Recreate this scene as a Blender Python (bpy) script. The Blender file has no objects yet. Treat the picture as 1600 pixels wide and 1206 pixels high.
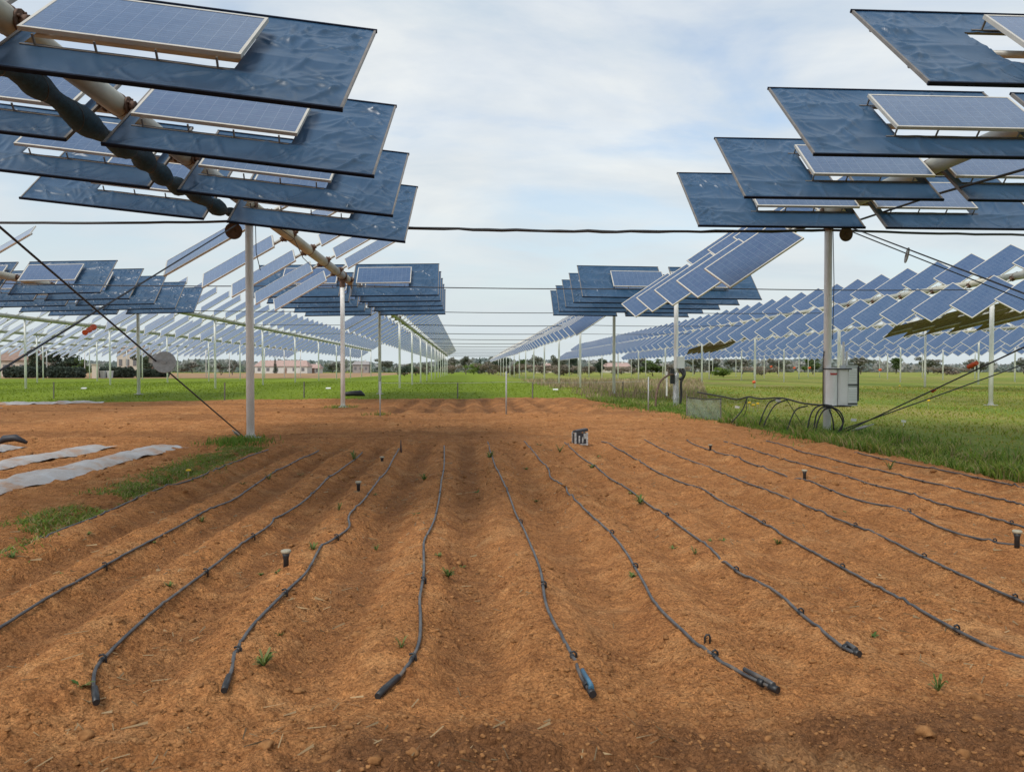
import bpy, math, random
import numpy as np
from mathutils import Vector, Matrix
R = math.radians
random.seed(7)
rng = np.random.default_rng(11)
S = bpy.context.scene
COL = S.collection

# ------------------------------------------------------------------ camera
CAMH = 1.35
F = 1220.0                       # focal length in pixels of the 1600 px wide photograph
cam_d = bpy.data.cameras.new("camera")
cam = bpy.data.objects.new("camera", cam_d)
COL.objects.link(cam)
cam_d.sensor_width = 36.0
cam_d.lens = 36.0 * F / 1600.0
cam_d.clip_end = 8000
cam_d.clip_start = 0.05
cam.location = (0, 0, CAMH)
YAW = math.atan(72 / F)
PITCH = math.atan(25 / F)
cam.rotation_euler = (R(90) - PITCH, 0, -YAW)
S.camera = cam
CAMR = cam.rotation_euler.to_matrix()


def ground_at(px, py, z=0.0):
    """world point on the level z seen at a pixel of the photograph (a surveyor's measurement)"""
    d = CAMR @ Vector(((px - 800) / F, (603 - py) / F, -1.0))
    t = (z - CAMH) / d.z
    return Vector((d.x * t, d.y * t, z))


def at_depth(px, py, Y):
    d = CAMR @ Vector(((px - 800) / F, (603 - py) / F, -1.0))
    t = Y / d.y
    return Vector((d.x * t, Y, CAMH + d.z * t))


# ------------------------------------------------------------------ noise
def _hash(ix, iy, seed):
    h = (ix.astype(np.int64) * 374761393 + iy.astype(np.int64) * 668265263 + seed * 974634777) & 0xFFFFFFFF
    h = ((h ^ (h >> 13)) * 1274126177) & 0xFFFFFFFF
    h = h ^ (h >> 16)
    return (h & 0xFFFFFF) / float(0xFFFFFF)


def vnoise(x, y, seed=0):
    x = np.asarray(x, float); y = np.asarray(y, float)
    ix = np.floor(x); iy = np.floor(y)
    fx = x - ix; fy = y - iy
    fx = fx * fx * fx * (fx * (fx * 6 - 15) + 10); fy = fy * fy * fy * (fy * (fy * 6 - 15) + 10)
    a = _hash(ix, iy, seed); b = _hash(ix + 1, iy, seed); c = _hash(ix, iy + 1, seed); d = _hash(ix + 1, iy + 1, seed)
    return (a * (1 - fx) + b * fx) * (1 - fy) + (c * (1 - fx) + d * fx) * fy


def fbm(x, y, seed=0, octv=3):
    s = 0; a = 0.5; t = 0
    for k in range(octv):
        s = s + a * vnoise(x * 2 ** k + 17.3 * k, y * 2 ** k - 9.1 * k, seed + k); t += a; a *= 0.5
    return s / t


def sstep(a, b, x):
    t = np.clip((np.asarray(x, float) - a) / (b - a), 0, 1)
    return t * t * (3 - 2 * t)


# ------------------------------------------------------------------ ground shape
PITCHX, X0 = 0.742, 0.40


def right_edge(y):
    y = np.asarray(y, float)
    return 6.72 - 0.03 * np.clip(y - 16, 0, 10) - 0.14 * np.clip(y - 26, 0, 12) + 0.22 * (vnoise(y * 0.9, y * 0 + 3, 5) - 0.5)


def far_edge(x):
    x = np.asarray(x, float)
    return 35.3 + 0.9 * (vnoise(x * 0.5, x * 0 + 1, 8) - 0.5) + 1.2 * sstep(0, 5, x) - 2.5 * sstep(-8, -16, x)


def is_soil(x, y):
    return (x < right_edge(y)) & (y < far_edge(x)) & (x > -46) & (y > -14)


def base_h(x, y):
    x = np.asarray(x, float); y = np.asarray(y, float)
    return 0.14 * sstep(28, 46, y) - 0.06 * sstep(-1.5, -5, x) * (1 - sstep(16, 26, y)) + 0.03 * (fbm(x * 0.15, y * 0.15, 21) - 0.5)


def height(x, y, fine=True):
    x = np.asarray(x, float); y = np.asarray(y, float)
    h = base_h(x, y)
    soil = is_soil(x, y)
    # raised beds under the drip lines
    wob = 0.16 * (vnoise(y * 0.6, np.round((x - X0) / PITCHX) * 3.1, 31) - 0.5)
    c = np.cos(2 * np.pi * (x - X0 - wob) / PITCHX)
    prof = np.sign(c) * np.abs(c) ** 0.8 + 0.55 * (fbm(x * 2.1, y * 1.6, 33, 3) - 0.5) + 0.35 * (fbm(x * 5.5, y * 5.0, 36, 2) - 0.5)
    amp = 0.058 - 0.024 * sstep(0.2, 2.6, x)
    win = sstep(2.85, 3.7, y) * (1 - sstep(13.6, 15.0, y)) * sstep(-4.1, -3.4, x) * (1 - sstep(6.2, 6.8, x))
    h = h + np.where(soil, amp * prof * win, 0)
    # second block of beds
    c2 = np.cos(2 * np.pi * (x - 0.3) / 1.0)
    win2 = sstep(24.2, 25.4, y) * (1 - sstep(33.5, 35, y)) * sstep(-3.2, -2.4, x) * (1 - sstep(4.0, 5.5, x))
    h = h + np.where(soil, 0.075 * c2 * win2, 0)
    # headland berm in front
    h = h + np.where(soil, 0.03 * np.exp(-((y - 2.55) / 0.35) ** 2) - 0.02 * np.exp(-((y - 3.05) / 0.18) ** 2), 0)
    # tractor ruts across the far headland
    h = h + np.where(soil, 0.016 * np.sin(y * 6.0 + 2 * vnoise(x * .2, y * .2, 4)) * sstep(15.2, 17, y) * (1 - sstep(22, 24, y)), 0)
    if fine:
        rough = 0.6 + 0.8 * fbm(x * 0.9, y * 0.9, 51, 2)
        rough = rough * (1.15 + 1.0 * (1 - sstep(2.6, 3.1, y)) + 0.5 * sstep(5, 9, y))
        d = 0.040 * (fbm(x * 3.2, y * 3.2, 61, 3) - 0.5)
        n1 = vnoise(x * 14, y * 14, 71); n2 = vnoise(x * 31, y * 31, 81)
        d = d + 0.026 * (np.maximum(n1, 0.45) - 0.5) + 0.016 * (np.maximum(n2, 0.42) - 0.5)
        n3 = vnoise(x * 62, y * 62, 91)
        d = d + 0.010 * (np.maximum(n3, 0.35) - 0.5)
        h = h + np.where(soil, d * rough, 0.03 * (fbm(x * 0.8, y * 0.8, 41, 2) - 0.5))
    return h


def H(x, y, fine=True):
    return float(height(np.array([x]), np.array([y]), fine)[0])


# ------------------------------------------------------------------ material helpers
def new_mat(name):
    m = bpy.data.materials.new(name)
    m.use_nodes = True
    nt = m.node_tree
    b = nt.nodes["Principled BSDF"]
    return m, nt, b


def nd(nt, typ, **kw):
    n = nt.nodes.new(typ)
    for k, v in kw.items():
        setattr(n, k, v)
    return n


def ramp(nt, fac, stops):
    r = nd(nt, "ShaderNodeValToRGB")
    el = r.color_ramp.elements
    while len(el) < len(stops):
        el.new(0.5)
    for e, (p, c) in zip(el, stops):
        e.position = p
        e.color = (c[0], c[1], c[2], 1)
    nt.links.new(fac, r.inputs[0])
    return r.outputs[0]


def noise(nt, vec, scale, detail=4, rough=0.55, dist=0.0):
    n = nd(nt, "ShaderNodeTexNoise")
    n.inputs["Scale"].default_value = scale
    n.inputs["Detail"].default_value = detail
    n.inputs["Roughness"].default_value = rough
    n.inputs["Distortion"].default_value = dist
    if vec is not None:
        nt.links.new(vec, n.inputs["Vector"])
    return n.outputs["Fac"]


def mix(nt, fac, a, b, mode="MIX"):
    m = nd(nt, "ShaderNodeMix", data_type="RGBA", blend_type=mode)
    for s, v in ((m.inputs[0], fac), (m.inputs[6], a), (m.inputs[7], b)):
        if hasattr(v, "type") and hasattr(v, "is_linked"):
            nt.links.new(v, s)
        elif isinstance(v, (int, float)):
            s.default_value = v
        else:
            s.default_value = (v[0], v[1], v[2], 1)
    return m.outputs[2]


def bump(nt, b, hgt, strength, dist):
    n = nd(nt, "ShaderNodeBump")
    n.inputs["Strength"].default_value = strength
    n.inputs["Distance"].default_value = dist
    nt.links.new(hgt, n.inputs["Height"])
    nt.links.new(n.outputs[0], b.inputs["Normal"])


def plain(name, c, rough=0.6, metal=0.0, var=0.15, scale=6.0, bmp=0.0, spec=0.5):
    """a paint/metal/plastic with mottled tone"""
    m, nt, b = new_mat(name)
    tc = nd(nt, "ShaderNodeTexCoord")
    f = noise(nt, tc.outputs["Object"], scale, 5, 0.6)
    lo = [max(0, v * (1 - var)) for v in c]
    hi = [min(1, v * (1 + var)) for v in c]
    nt.links.new(ramp(nt, f, [(0.3, lo), (0.7, hi)]), b.inputs["Base Color"])
    b.inputs["Roughness"].default_value = rough
    b.inputs["Metallic"].default_value = metal
    b.inputs["Specular IOR Level"].default_value = spec
    if bmp:
        bump(nt, b, noise(nt, tc.outputs["Object"], scale * 4, 4), bmp, 0.01)
    return m


M = {}
M["steel"] = plain("galvanised_steel", (0.44, 0.44, 0.41), 0.5, 0.2, 0.22, 2.0)
M["beam"] = plain("weathered_galvanised_tube", (0.44, 0.43, 0.36), 0.5, 0.25, 0.25, 1.1)
M["post"] = plain("pale_painted_post", (0.82, 0.83, 0.82), 0.5, 0.0, 0.10, 2.0)
M["rust"] = plain("rusty_bracket", (0.14, 0.085, 0.06), 0.7, 0.2, 0.4, 14.0)
M["rustplate"] = plain("brown_rust_plate", (0.085, 0.055, 0.048), 0.75, 0.0, 0.3, 20.0)
M["black"] = plain("black_plastic", (0.018, 0.019, 0.021), 0.45, 0, 0.3, 20.0)
M["wire"] = plain("dark_wire_rope", (0.035, 0.037, 0.045), 0.5, 0.2, 0.2, 8)
M["net"] = plain("rolled_dark_net", (0.006, 0.034, 0.058), 0.75, 0, 0.5, 22, 0.9)
M["whitebox"] = plain("white_cabinet_paint", (0.86, 0.88, 0.88), 0.45, 0, 0.06, 3)
M["greybox"] = plain("grey_cabinet_paint", (0.52, 0.56, 0.56), 0.45, 0, 0.06, 3)
M["orange"] = plain("orange_tape", (0.62, 0.10, 0.025), 0.6, 0, 0.2, 30)
M["red"] = plain("red_label", (0.5, 0.03, 0.03), 0.5)
M["backsheet"] = plain("white_backsheet", (0.62, 0.63, 0.64), 0.5, 0, 0.05, 2)
M["frame"] = plain("panel_frame_aluminium", (0.60, 0.57, 0.50), 0.42, 0.25, 0.1, 5)
M["foil"] = plain("crumpled_foil_wrap", (0.55, 0.56, 0.58), 0.3, 0.6, 0.4, 30, 0.9)
M["wood"] = plain("weathered_stake", (0.16, 0.15, 0.13), 0.8, 0, 0.3, 12)
M["cap"] = plain("sprinkler_cap", (0.36, 0.33, 0.24), 0.6, 0, 0.2, 30)
M["blue"] = plain("blue_grey_fitting", (0.05, 0.14, 0.22), 0.35, 0, 0.3, 30)
M["whitepl"] = plain("white_plastic", (0.72, 0.72, 0.68), 0.5, 0, 0.12, 10)
M["yellow"] = plain("dandelion_yellow", (0.75, 0.48, 0.02), 0.7)
M["trunk"] = plain("bark", (0.11, 0.09, 0.07), 0.9, 0, 0.3, 6)
M["disc"] = plain("grey_zinc_disc", (0.40, 0.41, 0.41), 0.6, 0.2, 0.2, 25)

# hose: black polyethylene dusted with soil
m, nt, b = new_mat("dusty_drip_hose")
tc = nd(nt, "ShaderNodeTexCoord")
f = noise(nt, tc.outputs["Object"], 9.0, 5, 0.65)
nt.links.new(ramp(nt, f, [(0.35, (0.035, 0.037, 0.042)), (0.56, (0.085, 0.082, 0.08)), (0.74, (0.20, 0.14, 0.09))]), b.inputs["Base Color"])
b.inputs["Roughness"].default_value = 0.42
M["hose"] = m

# solar cells
m, nt, b = new_mat("solar_cells")
uv = nd(nt, "ShaderNodeUVMap")
sep = nd(nt, "ShaderNodeSeparateXYZ")
nt.links.new(uv.outputs[0], sep.inputs[0])


def grid_line(src, n, w):
    mu = nd(nt, "ShaderNodeMath", operation="MULTIPLY"); nt.links.new(src, mu.inputs[0]); mu.inputs[1].default_value = n
    fr = nd(nt, "ShaderNodeMath", operation="FRACT"); nt.links.new(mu.outputs[0], fr.inputs[0])
    lt = nd(nt, "ShaderNodeMath", operation="LESS_THAN"); nt.links.new(fr.outputs[0], lt.inputs[0]); lt.inputs[1].default_value = w
    return lt.outputs[0]


def vmax(a, c):
    n = nd(nt, "ShaderNodeMath", operation="MAXIMUM"); nt.links.new(a, n.inputs[0]); nt.links.new(c, n.inputs[1])
    return n.outputs[0]


cell = vmax(grid_line(sep.outputs[0], 12, 0.035), grid_line(sep.outputs[1], 6, 0.035))
bus = grid_line(sep.outputs[1], 18, 0.05)
oi = nd(nt, "ShaderNodeObjectInfo")
tc = nd(nt, "ShaderNodeTexCoord")
vor = nd(nt, "ShaderNodeTexVoronoi"); vor.inputs["Scale"].default_value = 22; nt.links.new(tc.outputs["Object"], vor.inputs["Vector"])
tone = mix(nt, oi.outputs["Random"], (0.016, 0.062, 0.150), (0.028, 0.066, 0.165))
sp = nd(nt, "ShaderNodeSeparateColor"); nt.links.new(vor.outputs["Color"], sp.inputs[0])
tone = mix(nt, sp.outputs[0], tone, (0.036, 0.088, 0.185))
tone = mix(nt, bus, tone, (0.10, 0.15, 0.24))
tone = mix(nt, cell, tone, (0.13, 0.18, 0.27))
dust = noise(nt, tc.outputs["Object"], 2.2, 5, 0.6)
dm = nd(nt, "ShaderNodeMapRange"); nt.links.new(dust, dm.inputs[0])
dm.inputs[1].default_value = 0.35; dm.inputs[2].default_value = 0.8; dm.inputs[3].default_value = 0.02; dm.inputs[4].default_value = 0.13
tone = mix(nt, dm.outputs[0], tone, (0.30, 0.35, 0.42))
nt.links.new(tone, b.inputs["Base Color"])
b.inputs["Roughness"].default_value = 0.22
b.inputs["IOR"].default_value = 1.6
b.inputs["Coat Weight"].default_value = 0.6
b.inputs["Coat IOR"].default_value = 1.6
b.inputs["Coat Roughness"].default_value = 0.12
M["cells"] = m

# plastic shading film: blue-black and glossy above, soil bounce light painted brownish below
m, nt, b = new_mat("plastic_shading_film")
tc = nd(nt, "ShaderNodeTexCoord")
geo = nd(nt, "ShaderNodeNewGeometry")
f = noise(nt, tc.outputs["Object"], 1.6, 4, 0.5)
top = ramp(nt, f, [(0.3, (0.020, 0.060, 0.120)), (0.7, (0.036, 0.088, 0.165))])
cc = mix(nt, geo.outputs["Backfacing"], top, (0.120, 0.066, 0.050))
nt.links.new(cc, b.inputs["Base Color"])
rr = nd(nt, "ShaderNodeMapRange"); nt.links.new(f, rr.inputs[0]); rr.inputs[3].default_value = 0.24; rr.inputs[4].default_value = 0.38
nt.links.new(rr.outputs[0], b.inputs["Roughness"])
hs = []
for rot_, sc_ in ((0.75, (0.9, 9.0, 1)), (-0.6, (0.8, 8.0, 1)), (1.45, (0.7, 7.0, 1))):
    mp = nd(nt, "ShaderNodeMapping"); mp.inputs["Rotation"].default_value = (0, 0, rot_); mp.inputs["Scale"].default_value = sc_
    nt.links.new(tc.outputs["Object"], mp.inputs[0])
    nn = noise(nt, mp.outputs[0], 1.0, 3, 0.5, 0.8)
    hs.append(ramp(nt, nn, [(0.44, (0, 0, 0)), (0.50, (1, 1, 1)), (0.56, (0, 0, 0))]))
hsum = mix(nt, 1.0, mix(nt, 1.0, hs[0], hs[1], "ADD"), hs[2], "ADD")
bump(nt, b, hsum, 0.05, 0.006)
M["film"] = m
M["filmrim"] = plain("film_wrapped_rim", (0.006, 0.010, 0.024), 0.6, 0, 0.4, 12, 0, 0.12)
M["tarframe"] = plain("shade_frame_bar", (0.22, 0.20, 0.18), 0.5, 0.4, 0.2, 8)

# soil
m, nt, b = new_mat("tilled_clay_soil")
geo = nd(nt, "ShaderNodeNewGeometry")
P = geo.outputs["Position"]
big = noise(nt, P, 0.45, 4, 0.6)
mid = noise(nt, P, 3.5, 6, 0.65)
fine = noise(nt, P, 42, 6, 0.7)
c1 = ramp(nt, mid, [(0.28, (0.43, 0.182, 0.070)), (0.52, (0.65, 0.300, 0.116)), (0.75, (0.81, 0.440, 0.195))])
c1 = mix(nt, ramp(nt, big, [(0.40, (0, 0, 0)), (0.70, (.8, .8, .8))]), c1, (0.52, 0.235, 0.088))
att = nd(nt, "ShaderNodeAttribute"); att.attribute_name = "damp_shade"
c1 = mix(nt, att.outputs["Fac"], c1, (0.265, 0.125, 0.056))  # painted furrow shade, plus the damp front headland
crust = ramp(nt, noise(nt, P, 1.25, 5, 0.62), [(0.57, (0, 0, 0)), (0.72, (.5, .5, .5))])
c1 = mix(nt, crust, c1, (0.72, 0.43, 0.205))
ds = noise(nt, P, 9.0, 3, 0.5)
vm = nd(nt, "ShaderNodeVectorMath", operation="SCALE"); nt.links.new(P, vm.inputs[0]); vm.inputs["Scale"].default_value = 1.0
hgs = []
for sc_ in (34, 78, 150):
    vo = nd(nt, "ShaderNodeTexVoronoi"); vo.inputs["Scale"].default_value = sc_; vo.inputs["Randomness"].default_value = 1.0
    nt.links.new(P, vo.inputs["Vector"]); hgs.append(vo.outputs["Distance"])
cr = ramp(nt, fine, [(0.30, (0.42, 0.39, 0.36)), (0.46, (0.92, 0.9, 0.88)), (0.60, (1.05, 1.05, 1.02)), (0.78, (1.42, 1.42, 1.36))])
m2_ = ramp(nt, noise(nt, P, 13, 6, 0.7), [(0.32, (0.62, 0.58, 0.55)), (0.5, (1, 1, 1)), (0.68, (1.25, 1.24, 1.2))])
c1 = mix(nt, 0.9, c1, cr, "MULTIPLY")
c1 = mix(nt, 0.75, c1, m2_, "MULTIPLY")
crumb = ramp(nt, hgs[1], [(0.0, (1.12, 1.12, 1.1)), (0.45, (0.98, 0.97, 0.96)), (0.75, (0.58, 0.55, 0.52))])  # gaps between crumbs darkened, crevice shade put into the colour
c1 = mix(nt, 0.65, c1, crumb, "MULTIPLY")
nt.links.new(c1, b.inputs["Base Color"])
b.inputs["Roughness"].default_value = 0.95
b.inputs["Specular IOR Level"].default_value = 0.12
def inv(x_, k_):
    q_ = nd(nt, "ShaderNodeMath", operation="MULTIPLY"); nt.links.new(x_, q_.inputs[0]); q_.inputs[1].default_value = -k_
    return q_.outputs[0]
def addn(a_, b_):
    q_ = nd(nt, "ShaderNodeMath", operation="ADD"); nt.links.new(a_, q_.inputs[0]); nt.links.new(b_, q_.inputs[1]); return q_.outputs[0]
b2_ = nd(nt, "ShaderNodeBump"); b2_.inputs["Strength"].default_value = 0.7; b2_.inputs["Distance"].default_value = 0.05
nt.links.new(noise(nt, P, 11, 7, 0.7), b2_.inputs["Height"])
hh_ = addn(addn(inv(hgs[0], 0.8), inv(hgs[1], 0.45)), addn(inv(hgs[2], 0.2), noise(nt, P, 48, 7, 0.72)))
bump(nt, b, hh_, 1.0, 0.024)
for q_ in nt.nodes:
    if q_.type == "BUMP" and q_ is not b2_ and not q_.inputs["Normal"].is_linked:
        nt.links.new(b2_.outputs[0], q_.inputs["Normal"])
M["soil"] = m

m, nt, b = new_mat("soil_clod")
geo = nd(nt, "ShaderNodeNewGeometry")
f = noise(nt, geo.outputs["Position"], 18, 5, 0.65)
nt.links.new(ramp(nt, f, [(0.3, (0.15, 0.068, 0.026)), (0.55, (0.30, 0.145, 0.056)), (0.75, (0.46, 0.24, 0.10))]), b.inputs["Base Color"])
b.inputs["Roughness"].default_value = 0.95
b.inputs["Specular IOR Level"].default_value = 0.15
bump(nt, b, noise(nt, geo.outputs["Position"], 120, 5, 0.7), 0.6, 0.005)
M["clod"] = m

# grass ground
m, nt, b = new_mat("meadow_ground")
geo = nd(nt, "ShaderNodeNewGeometry")
P = geo.outputs["Position"]
mp = nd(nt, "ShaderNodeMapping"); mp.inputs["Scale"].default_value = (1, 0.35, 1); nt.links.new(P, mp.inputs[0])
g1 = noise(nt, mp.outputs[0], 0.16, 5, 0.6)
g2 = noise(nt, P, 3.0, 6, 0.65)
cg = ramp(nt, g2, [(0.3, (0.125, 0.185, 0.008)), (0.55, (0.190, 0.260, 0.010)), (0.75, (0.240, 0.300, 0.020))])
sx = nd(nt, "ShaderNodeSeparateXYZ"); nt.links.new(P, sx.inputs[0])
mr = nd(nt, "ShaderNodeMapRange"); nt.links.new(sx.outputs[0], mr.inputs[0])
mr.inputs[1].default_value = 3.0; mr.inputs[2].default_value = 9.0
dry = ramp(nt, g1, [(0.40, (0.155, 0.250, 0.018)), (0.50, (0.275, 0.285, 0.040)), (0.60, (0.38, 0.31, 0.095))])
dry = mix(nt, 0.45, dry, ramp(nt, g2, [(0.3, (0.10, 0.15, 0.018)), (0.7, (0.28, 0.27, 0.07))]))
cg = mix(nt, mr.outputs[0], cg, dry)
nt.links.new(cg, b.inputs["Base Color"])
b.inputs["Roughness"].default_value = 0.9
b.inputs["Specular IOR Level"].default_value = 0.2
bump(nt, b, noise(nt, P, 9, 6, 0.7), 0.8, 0.08)
M["grassground"] = m

M["plough"] = plain("far_ploughed_ground", (0.34, 0.22, 0.12), 0.95, 0, 0.25, 0.08, 0, 0.1)

# blade / leaf material with per-vertex colour
m, nt, b = new_mat("grass_blades")
at = nd(nt, "ShaderNodeAttribute"); at.attribute_name = "col"
nt.links.new(at.outputs["Color"], b.inputs["Base Color"])
b.inputs["Roughness"].default_value = 0.6
b.inputs["Specular IOR Level"].default_value = 0.3
tr = nd(nt, "ShaderNodeBsdfTranslucent"); nt.links.new(at.outputs["Color"], tr.inputs[0])
ms = nd(nt, "ShaderNodeMixShader"); ms.inputs[0].default_value = 0.3
out = nt.nodes["Material Output"]
nt.links.new(b.outputs[0], ms.inputs[1]); nt.links.new(tr.outputs[0], ms.inputs[2]); nt.links.new(ms.outputs[0], out.inputs[0])
M["blades"] = m

# mulch film
m, nt, b = new_mat("milky_mulch_film")
tc = nd(nt, "ShaderNodeTexCoord")
f = noise(nt, tc.outputs["Object"], 2.0, 6, 0.65)
nt.links.new(ramp(nt, f, [(0.40, (0.42, 0.25, 0.14)), (0.47, (0.42, 0.36, 0.31)), (0.72, (0.52, 0.53, 0.54))]), b.inputs["Base Color"])
b.inputs["Roughness"].default_value = 0.32
bump(nt, b, noise(nt, tc.outputs["Object"], 7, 6, 0.6, 1.0), 0.7, 0.03)
M["mulch"] = m

# translucent insect net
m, nt, b = new_mat("grey_fence_netting")
b.inputs["Base Color"].default_value = (0.27, 0.32, 0.30, 1)
b.inputs["Roughness"].default_value = 0.7
tp = nd(nt, "ShaderNodeBsdfTransparent")
ms = nd(nt, "ShaderNodeMixShader"); ms.inputs[0].default_value = 0.45
out = nt.nodes["Material Output"]
nt.links.new(tp.outputs[0], ms.inputs[1]); nt.links.new(b.outputs[0], ms.inputs[2]); nt.links.new(ms.outputs[0], out.inputs[0])
M["netting"] = m


# ------------------------------------------------------------------ mesh helpers
class MB:
    def __init__(self):
        self.v = []; self.f = []; self.m = []; self.cols = None; self.uv = {}

    def add(self, vs, fs, mi=0):
        o = len(self.v)
        self.v.extend([tuple(p) for p in vs])
        for f in fs:
            self.f.append(tuple(i + o for i in f)); self.m.append(mi)

    def box(self, c, s, mi=0, rot=None):
        hx, hy, hz = s[0] / 2, s[1] / 2, s[2] / 2
        vs = [Vector((x, y, z)) for x in (-hx, hx) for y in (-hy, hy) for z in (-hz, hz)]
        if rot is not None:
            vs = [rot @ p for p in vs]
        c = Vector(c)
        self.add([p + c for p in vs], [(0, 1, 3, 2), (4, 6, 7, 5), (0, 4, 5, 1), (2, 3, 7, 6), (0, 2, 6, 4), (1, 5, 7, 3)], mi)

    def tube(self, pts, r, n=8, mi=0, caps=True):
        pts = [Vector(p) for p in pts]
        rad = r if hasattr(r, "__len__") else [r] * len(pts)
        vs = []; fs = []
        up = None
        for i, p in enumerate(pts):
            if i == 0: d = pts[1] - p
            elif i == len(pts) - 1: d = p - pts[i - 1]
            else: d = pts[i + 1] - pts[i - 1]
            d = d.normalized() if d.length > 1e-9 else Vector((0, 0, 1))
            if up is None:
                up = Vector((0, 0, 1)) if abs(d.z) < 0.9 else Vector((1, 0, 0))
            a = up - d * up.dot(d)
            a = a.normalized() if a.length > 1e-6 else d.orthogonal().normalized()
            b2 = d.cross(a); up = a
            for k in range(n):
                t = 2 * math.pi * k / n
                vs.append(p + (a * math.cos(t) + b2 * math.sin(t)) * rad[i])
        for i in range(len(pts) - 1):
            for k in range(n):
                k2 = (k + 1) % n
                fs.append((i * n + k, i * n + k2, (i + 1) * n + k2, (i + 1) * n + k))
        if caps:
            fs.append(tuple(range(n - 1, -1, -1)))
            fs.append(tuple((len(pts) - 1) * n + k for k in range(n)))
        self.add(vs, fs, mi)

    def mesh(self, name, mats, smooth=False):
        me = bpy.data.meshes.new(name)
        me.from_pydata(self.v, [], self.f)
        for mm in (mats if isinstance(mats, (list, tuple)) else [mats]):
            me.materials.append(mm)
        if any(self.m):
            me.polygons.foreach_set("material_index", self.m)
        if smooth:
            me.polygons.foreach_set("use_smooth", [len(f) <= 4 for f in self.f])
        me.update()
        return me


def link(name, me, parent=None, loc=None):
    o = bpy.data.objects.new(name, me)
    COL.objects.link(o)
    if parent is not None:
        o.parent = parent
    if loc is not None:
        o.location = loc
    return o


def empty(name, loc, label=None, cat=None, group=None):
    o = bpy.data.objects.new(name, None)
    o.empty_display_size = 0.3
    COL.objects.link(o)
    o.location = loc
    return tag(o, label, cat, group) if label else o


def tag(o, label=None, cat=None, group=None, kind=None):
    for k, v in (("label", label), ("category", cat), ("group", group), ("kind", kind)):
        if v is not None:
            o[k] = v
    return o


def copy_tree(o, kids, parent=None):
    c = o.copy(); COL.objects.link(c)
    if parent is not None:
        c.parent = parent
    for ch in kids.get(o, []):
        copy_tree(ch, kids, c)
    return c


def np_mesh(name, co, quads, mat, smooth=True):
    me = bpy.data.meshes.new(name)
    nv, nf = len(co), len(quads); k = quads.shape[1]
    me.vertices.add(nv); me.vertices.foreach_set("co", co.astype(np.float32).ravel())
    me.loops.add(nf * k); me.loops.foreach_set("vertex_index", quads.astype(np.int32).ravel())
    me.polygons.add(nf)
    me.polygons.foreach_set("loop_start", np.arange(0, nf * k, k, dtype=np.int32))
    me.polygons.foreach_set("loop_total", np.full(nf, k, dtype=np.int32))
    if smooth:
        me.polygons.foreach_set("use_smooth", np.ones(nf, dtype=bool))
    me.materials.append(mat)
    me.update(); me.validate()
    return me


# ------------------------------------------------------------------ ground
def axis(parts):
    out = []
    for a, b2, st in parts:
        out.append(np.arange(a, b2, st))
    return np.concatenate(out)


ys = [-60, -35, -20, -14, -8, -4, -1, 0.3, 1.0, 1.5]
y = 1.8
while y < 48:
    ys.append(y); y += min(0.42, max(0.013, 0.0042 * y ** 1.25))
while y < 5000:
    ys.append(y); y *= 1.10
ys.append(6000)
xs = np.concatenate([-np.geomspace(6000, 50, 22), np.arange(-46, -10, 0.5), np.arange(-10, -2.6, 0.030), np.arange(-2.6, 3.0, 0.012),
                     np.arange(3.0, 8.0, 0.026), np.arange(8.0, 24, 0.4), np.geomspace(24, 6000, 30)])
ys = np.array(ys)
GX, GY = np.meshgrid(xs, ys)
GZ = height(GX, GY)
co = np.stack([GX, GY, GZ], -1).reshape(-1, 3)
nx, ny = len(xs), len(ys)
ii = (np.arange(ny - 1)[:, None] * nx + np.arange(nx - 1)[None, :])
quads = np.stack([ii, ii + 1, ii + nx + 1, ii + nx], -1).reshape(-1, 4)
cx = 0.25 * (GX[:-1, :-1] + GX[1:, :-1] + GX[:-1, 1:] + GX[1:, 1:]).ravel()
cy = 0.25 * (GY[:-1, :-1] + GY[1:, :-1] + GY[:-1, 1:] + GY[1:, 1:]).ravel()
soilf = is_soil(cx, cy)
ploughf = (~soilf) & (cy > 112) & (cy < 330) & (cx < -18) & (cx > -230)


def sub_ground(name, mask, mat, kind="structure"):
    q = quads[mask]
    used = np.unique(q)
    remap = np.full(len(co), -1, dtype=np.int64); remap[used] = np.arange(len(used))
    me = np_mesh(name, co[used], remap[q], mat)
    o = link(name, me); o["kind"] = kind
    return o, used


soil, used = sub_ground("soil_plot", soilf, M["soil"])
sxy = co[used]
# furrow shade painted into the colour; the freshly turned front headland is damp
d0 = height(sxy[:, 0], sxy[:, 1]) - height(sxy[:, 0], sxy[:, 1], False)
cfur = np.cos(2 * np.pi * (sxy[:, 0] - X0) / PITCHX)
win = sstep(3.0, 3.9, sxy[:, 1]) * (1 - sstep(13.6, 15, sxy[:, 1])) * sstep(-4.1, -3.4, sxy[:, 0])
damp_shade = 0.50 * sstep(0.1, -0.9, cfur) * win * (1 - 0.85 * sstep(-0.3, 1.6, sxy[:, 0]))
damp_shade += 0.95 * sstep(0.24, 0.52, fbm(sxy[:, 0] * 0.8, sxy[:, 1] * 1.3, 77, 3)) * (1 - sstep(2.7, 3.25, sxy[:, 1] + 0.25 * (fbm(sxy[:, 0] * 2, sxy[:, 1] * 2, 78, 2) - .5)))
damp_shade += 0.45 * sstep(0.45, 0.65, fbm(sxy[:, 0] * 0.25, sxy[:, 1] * 0.8, 79, 3)) * sstep(14.5, 16.5, sxy[:, 1])  # darker blotches across the soil beyond the beds
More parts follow.
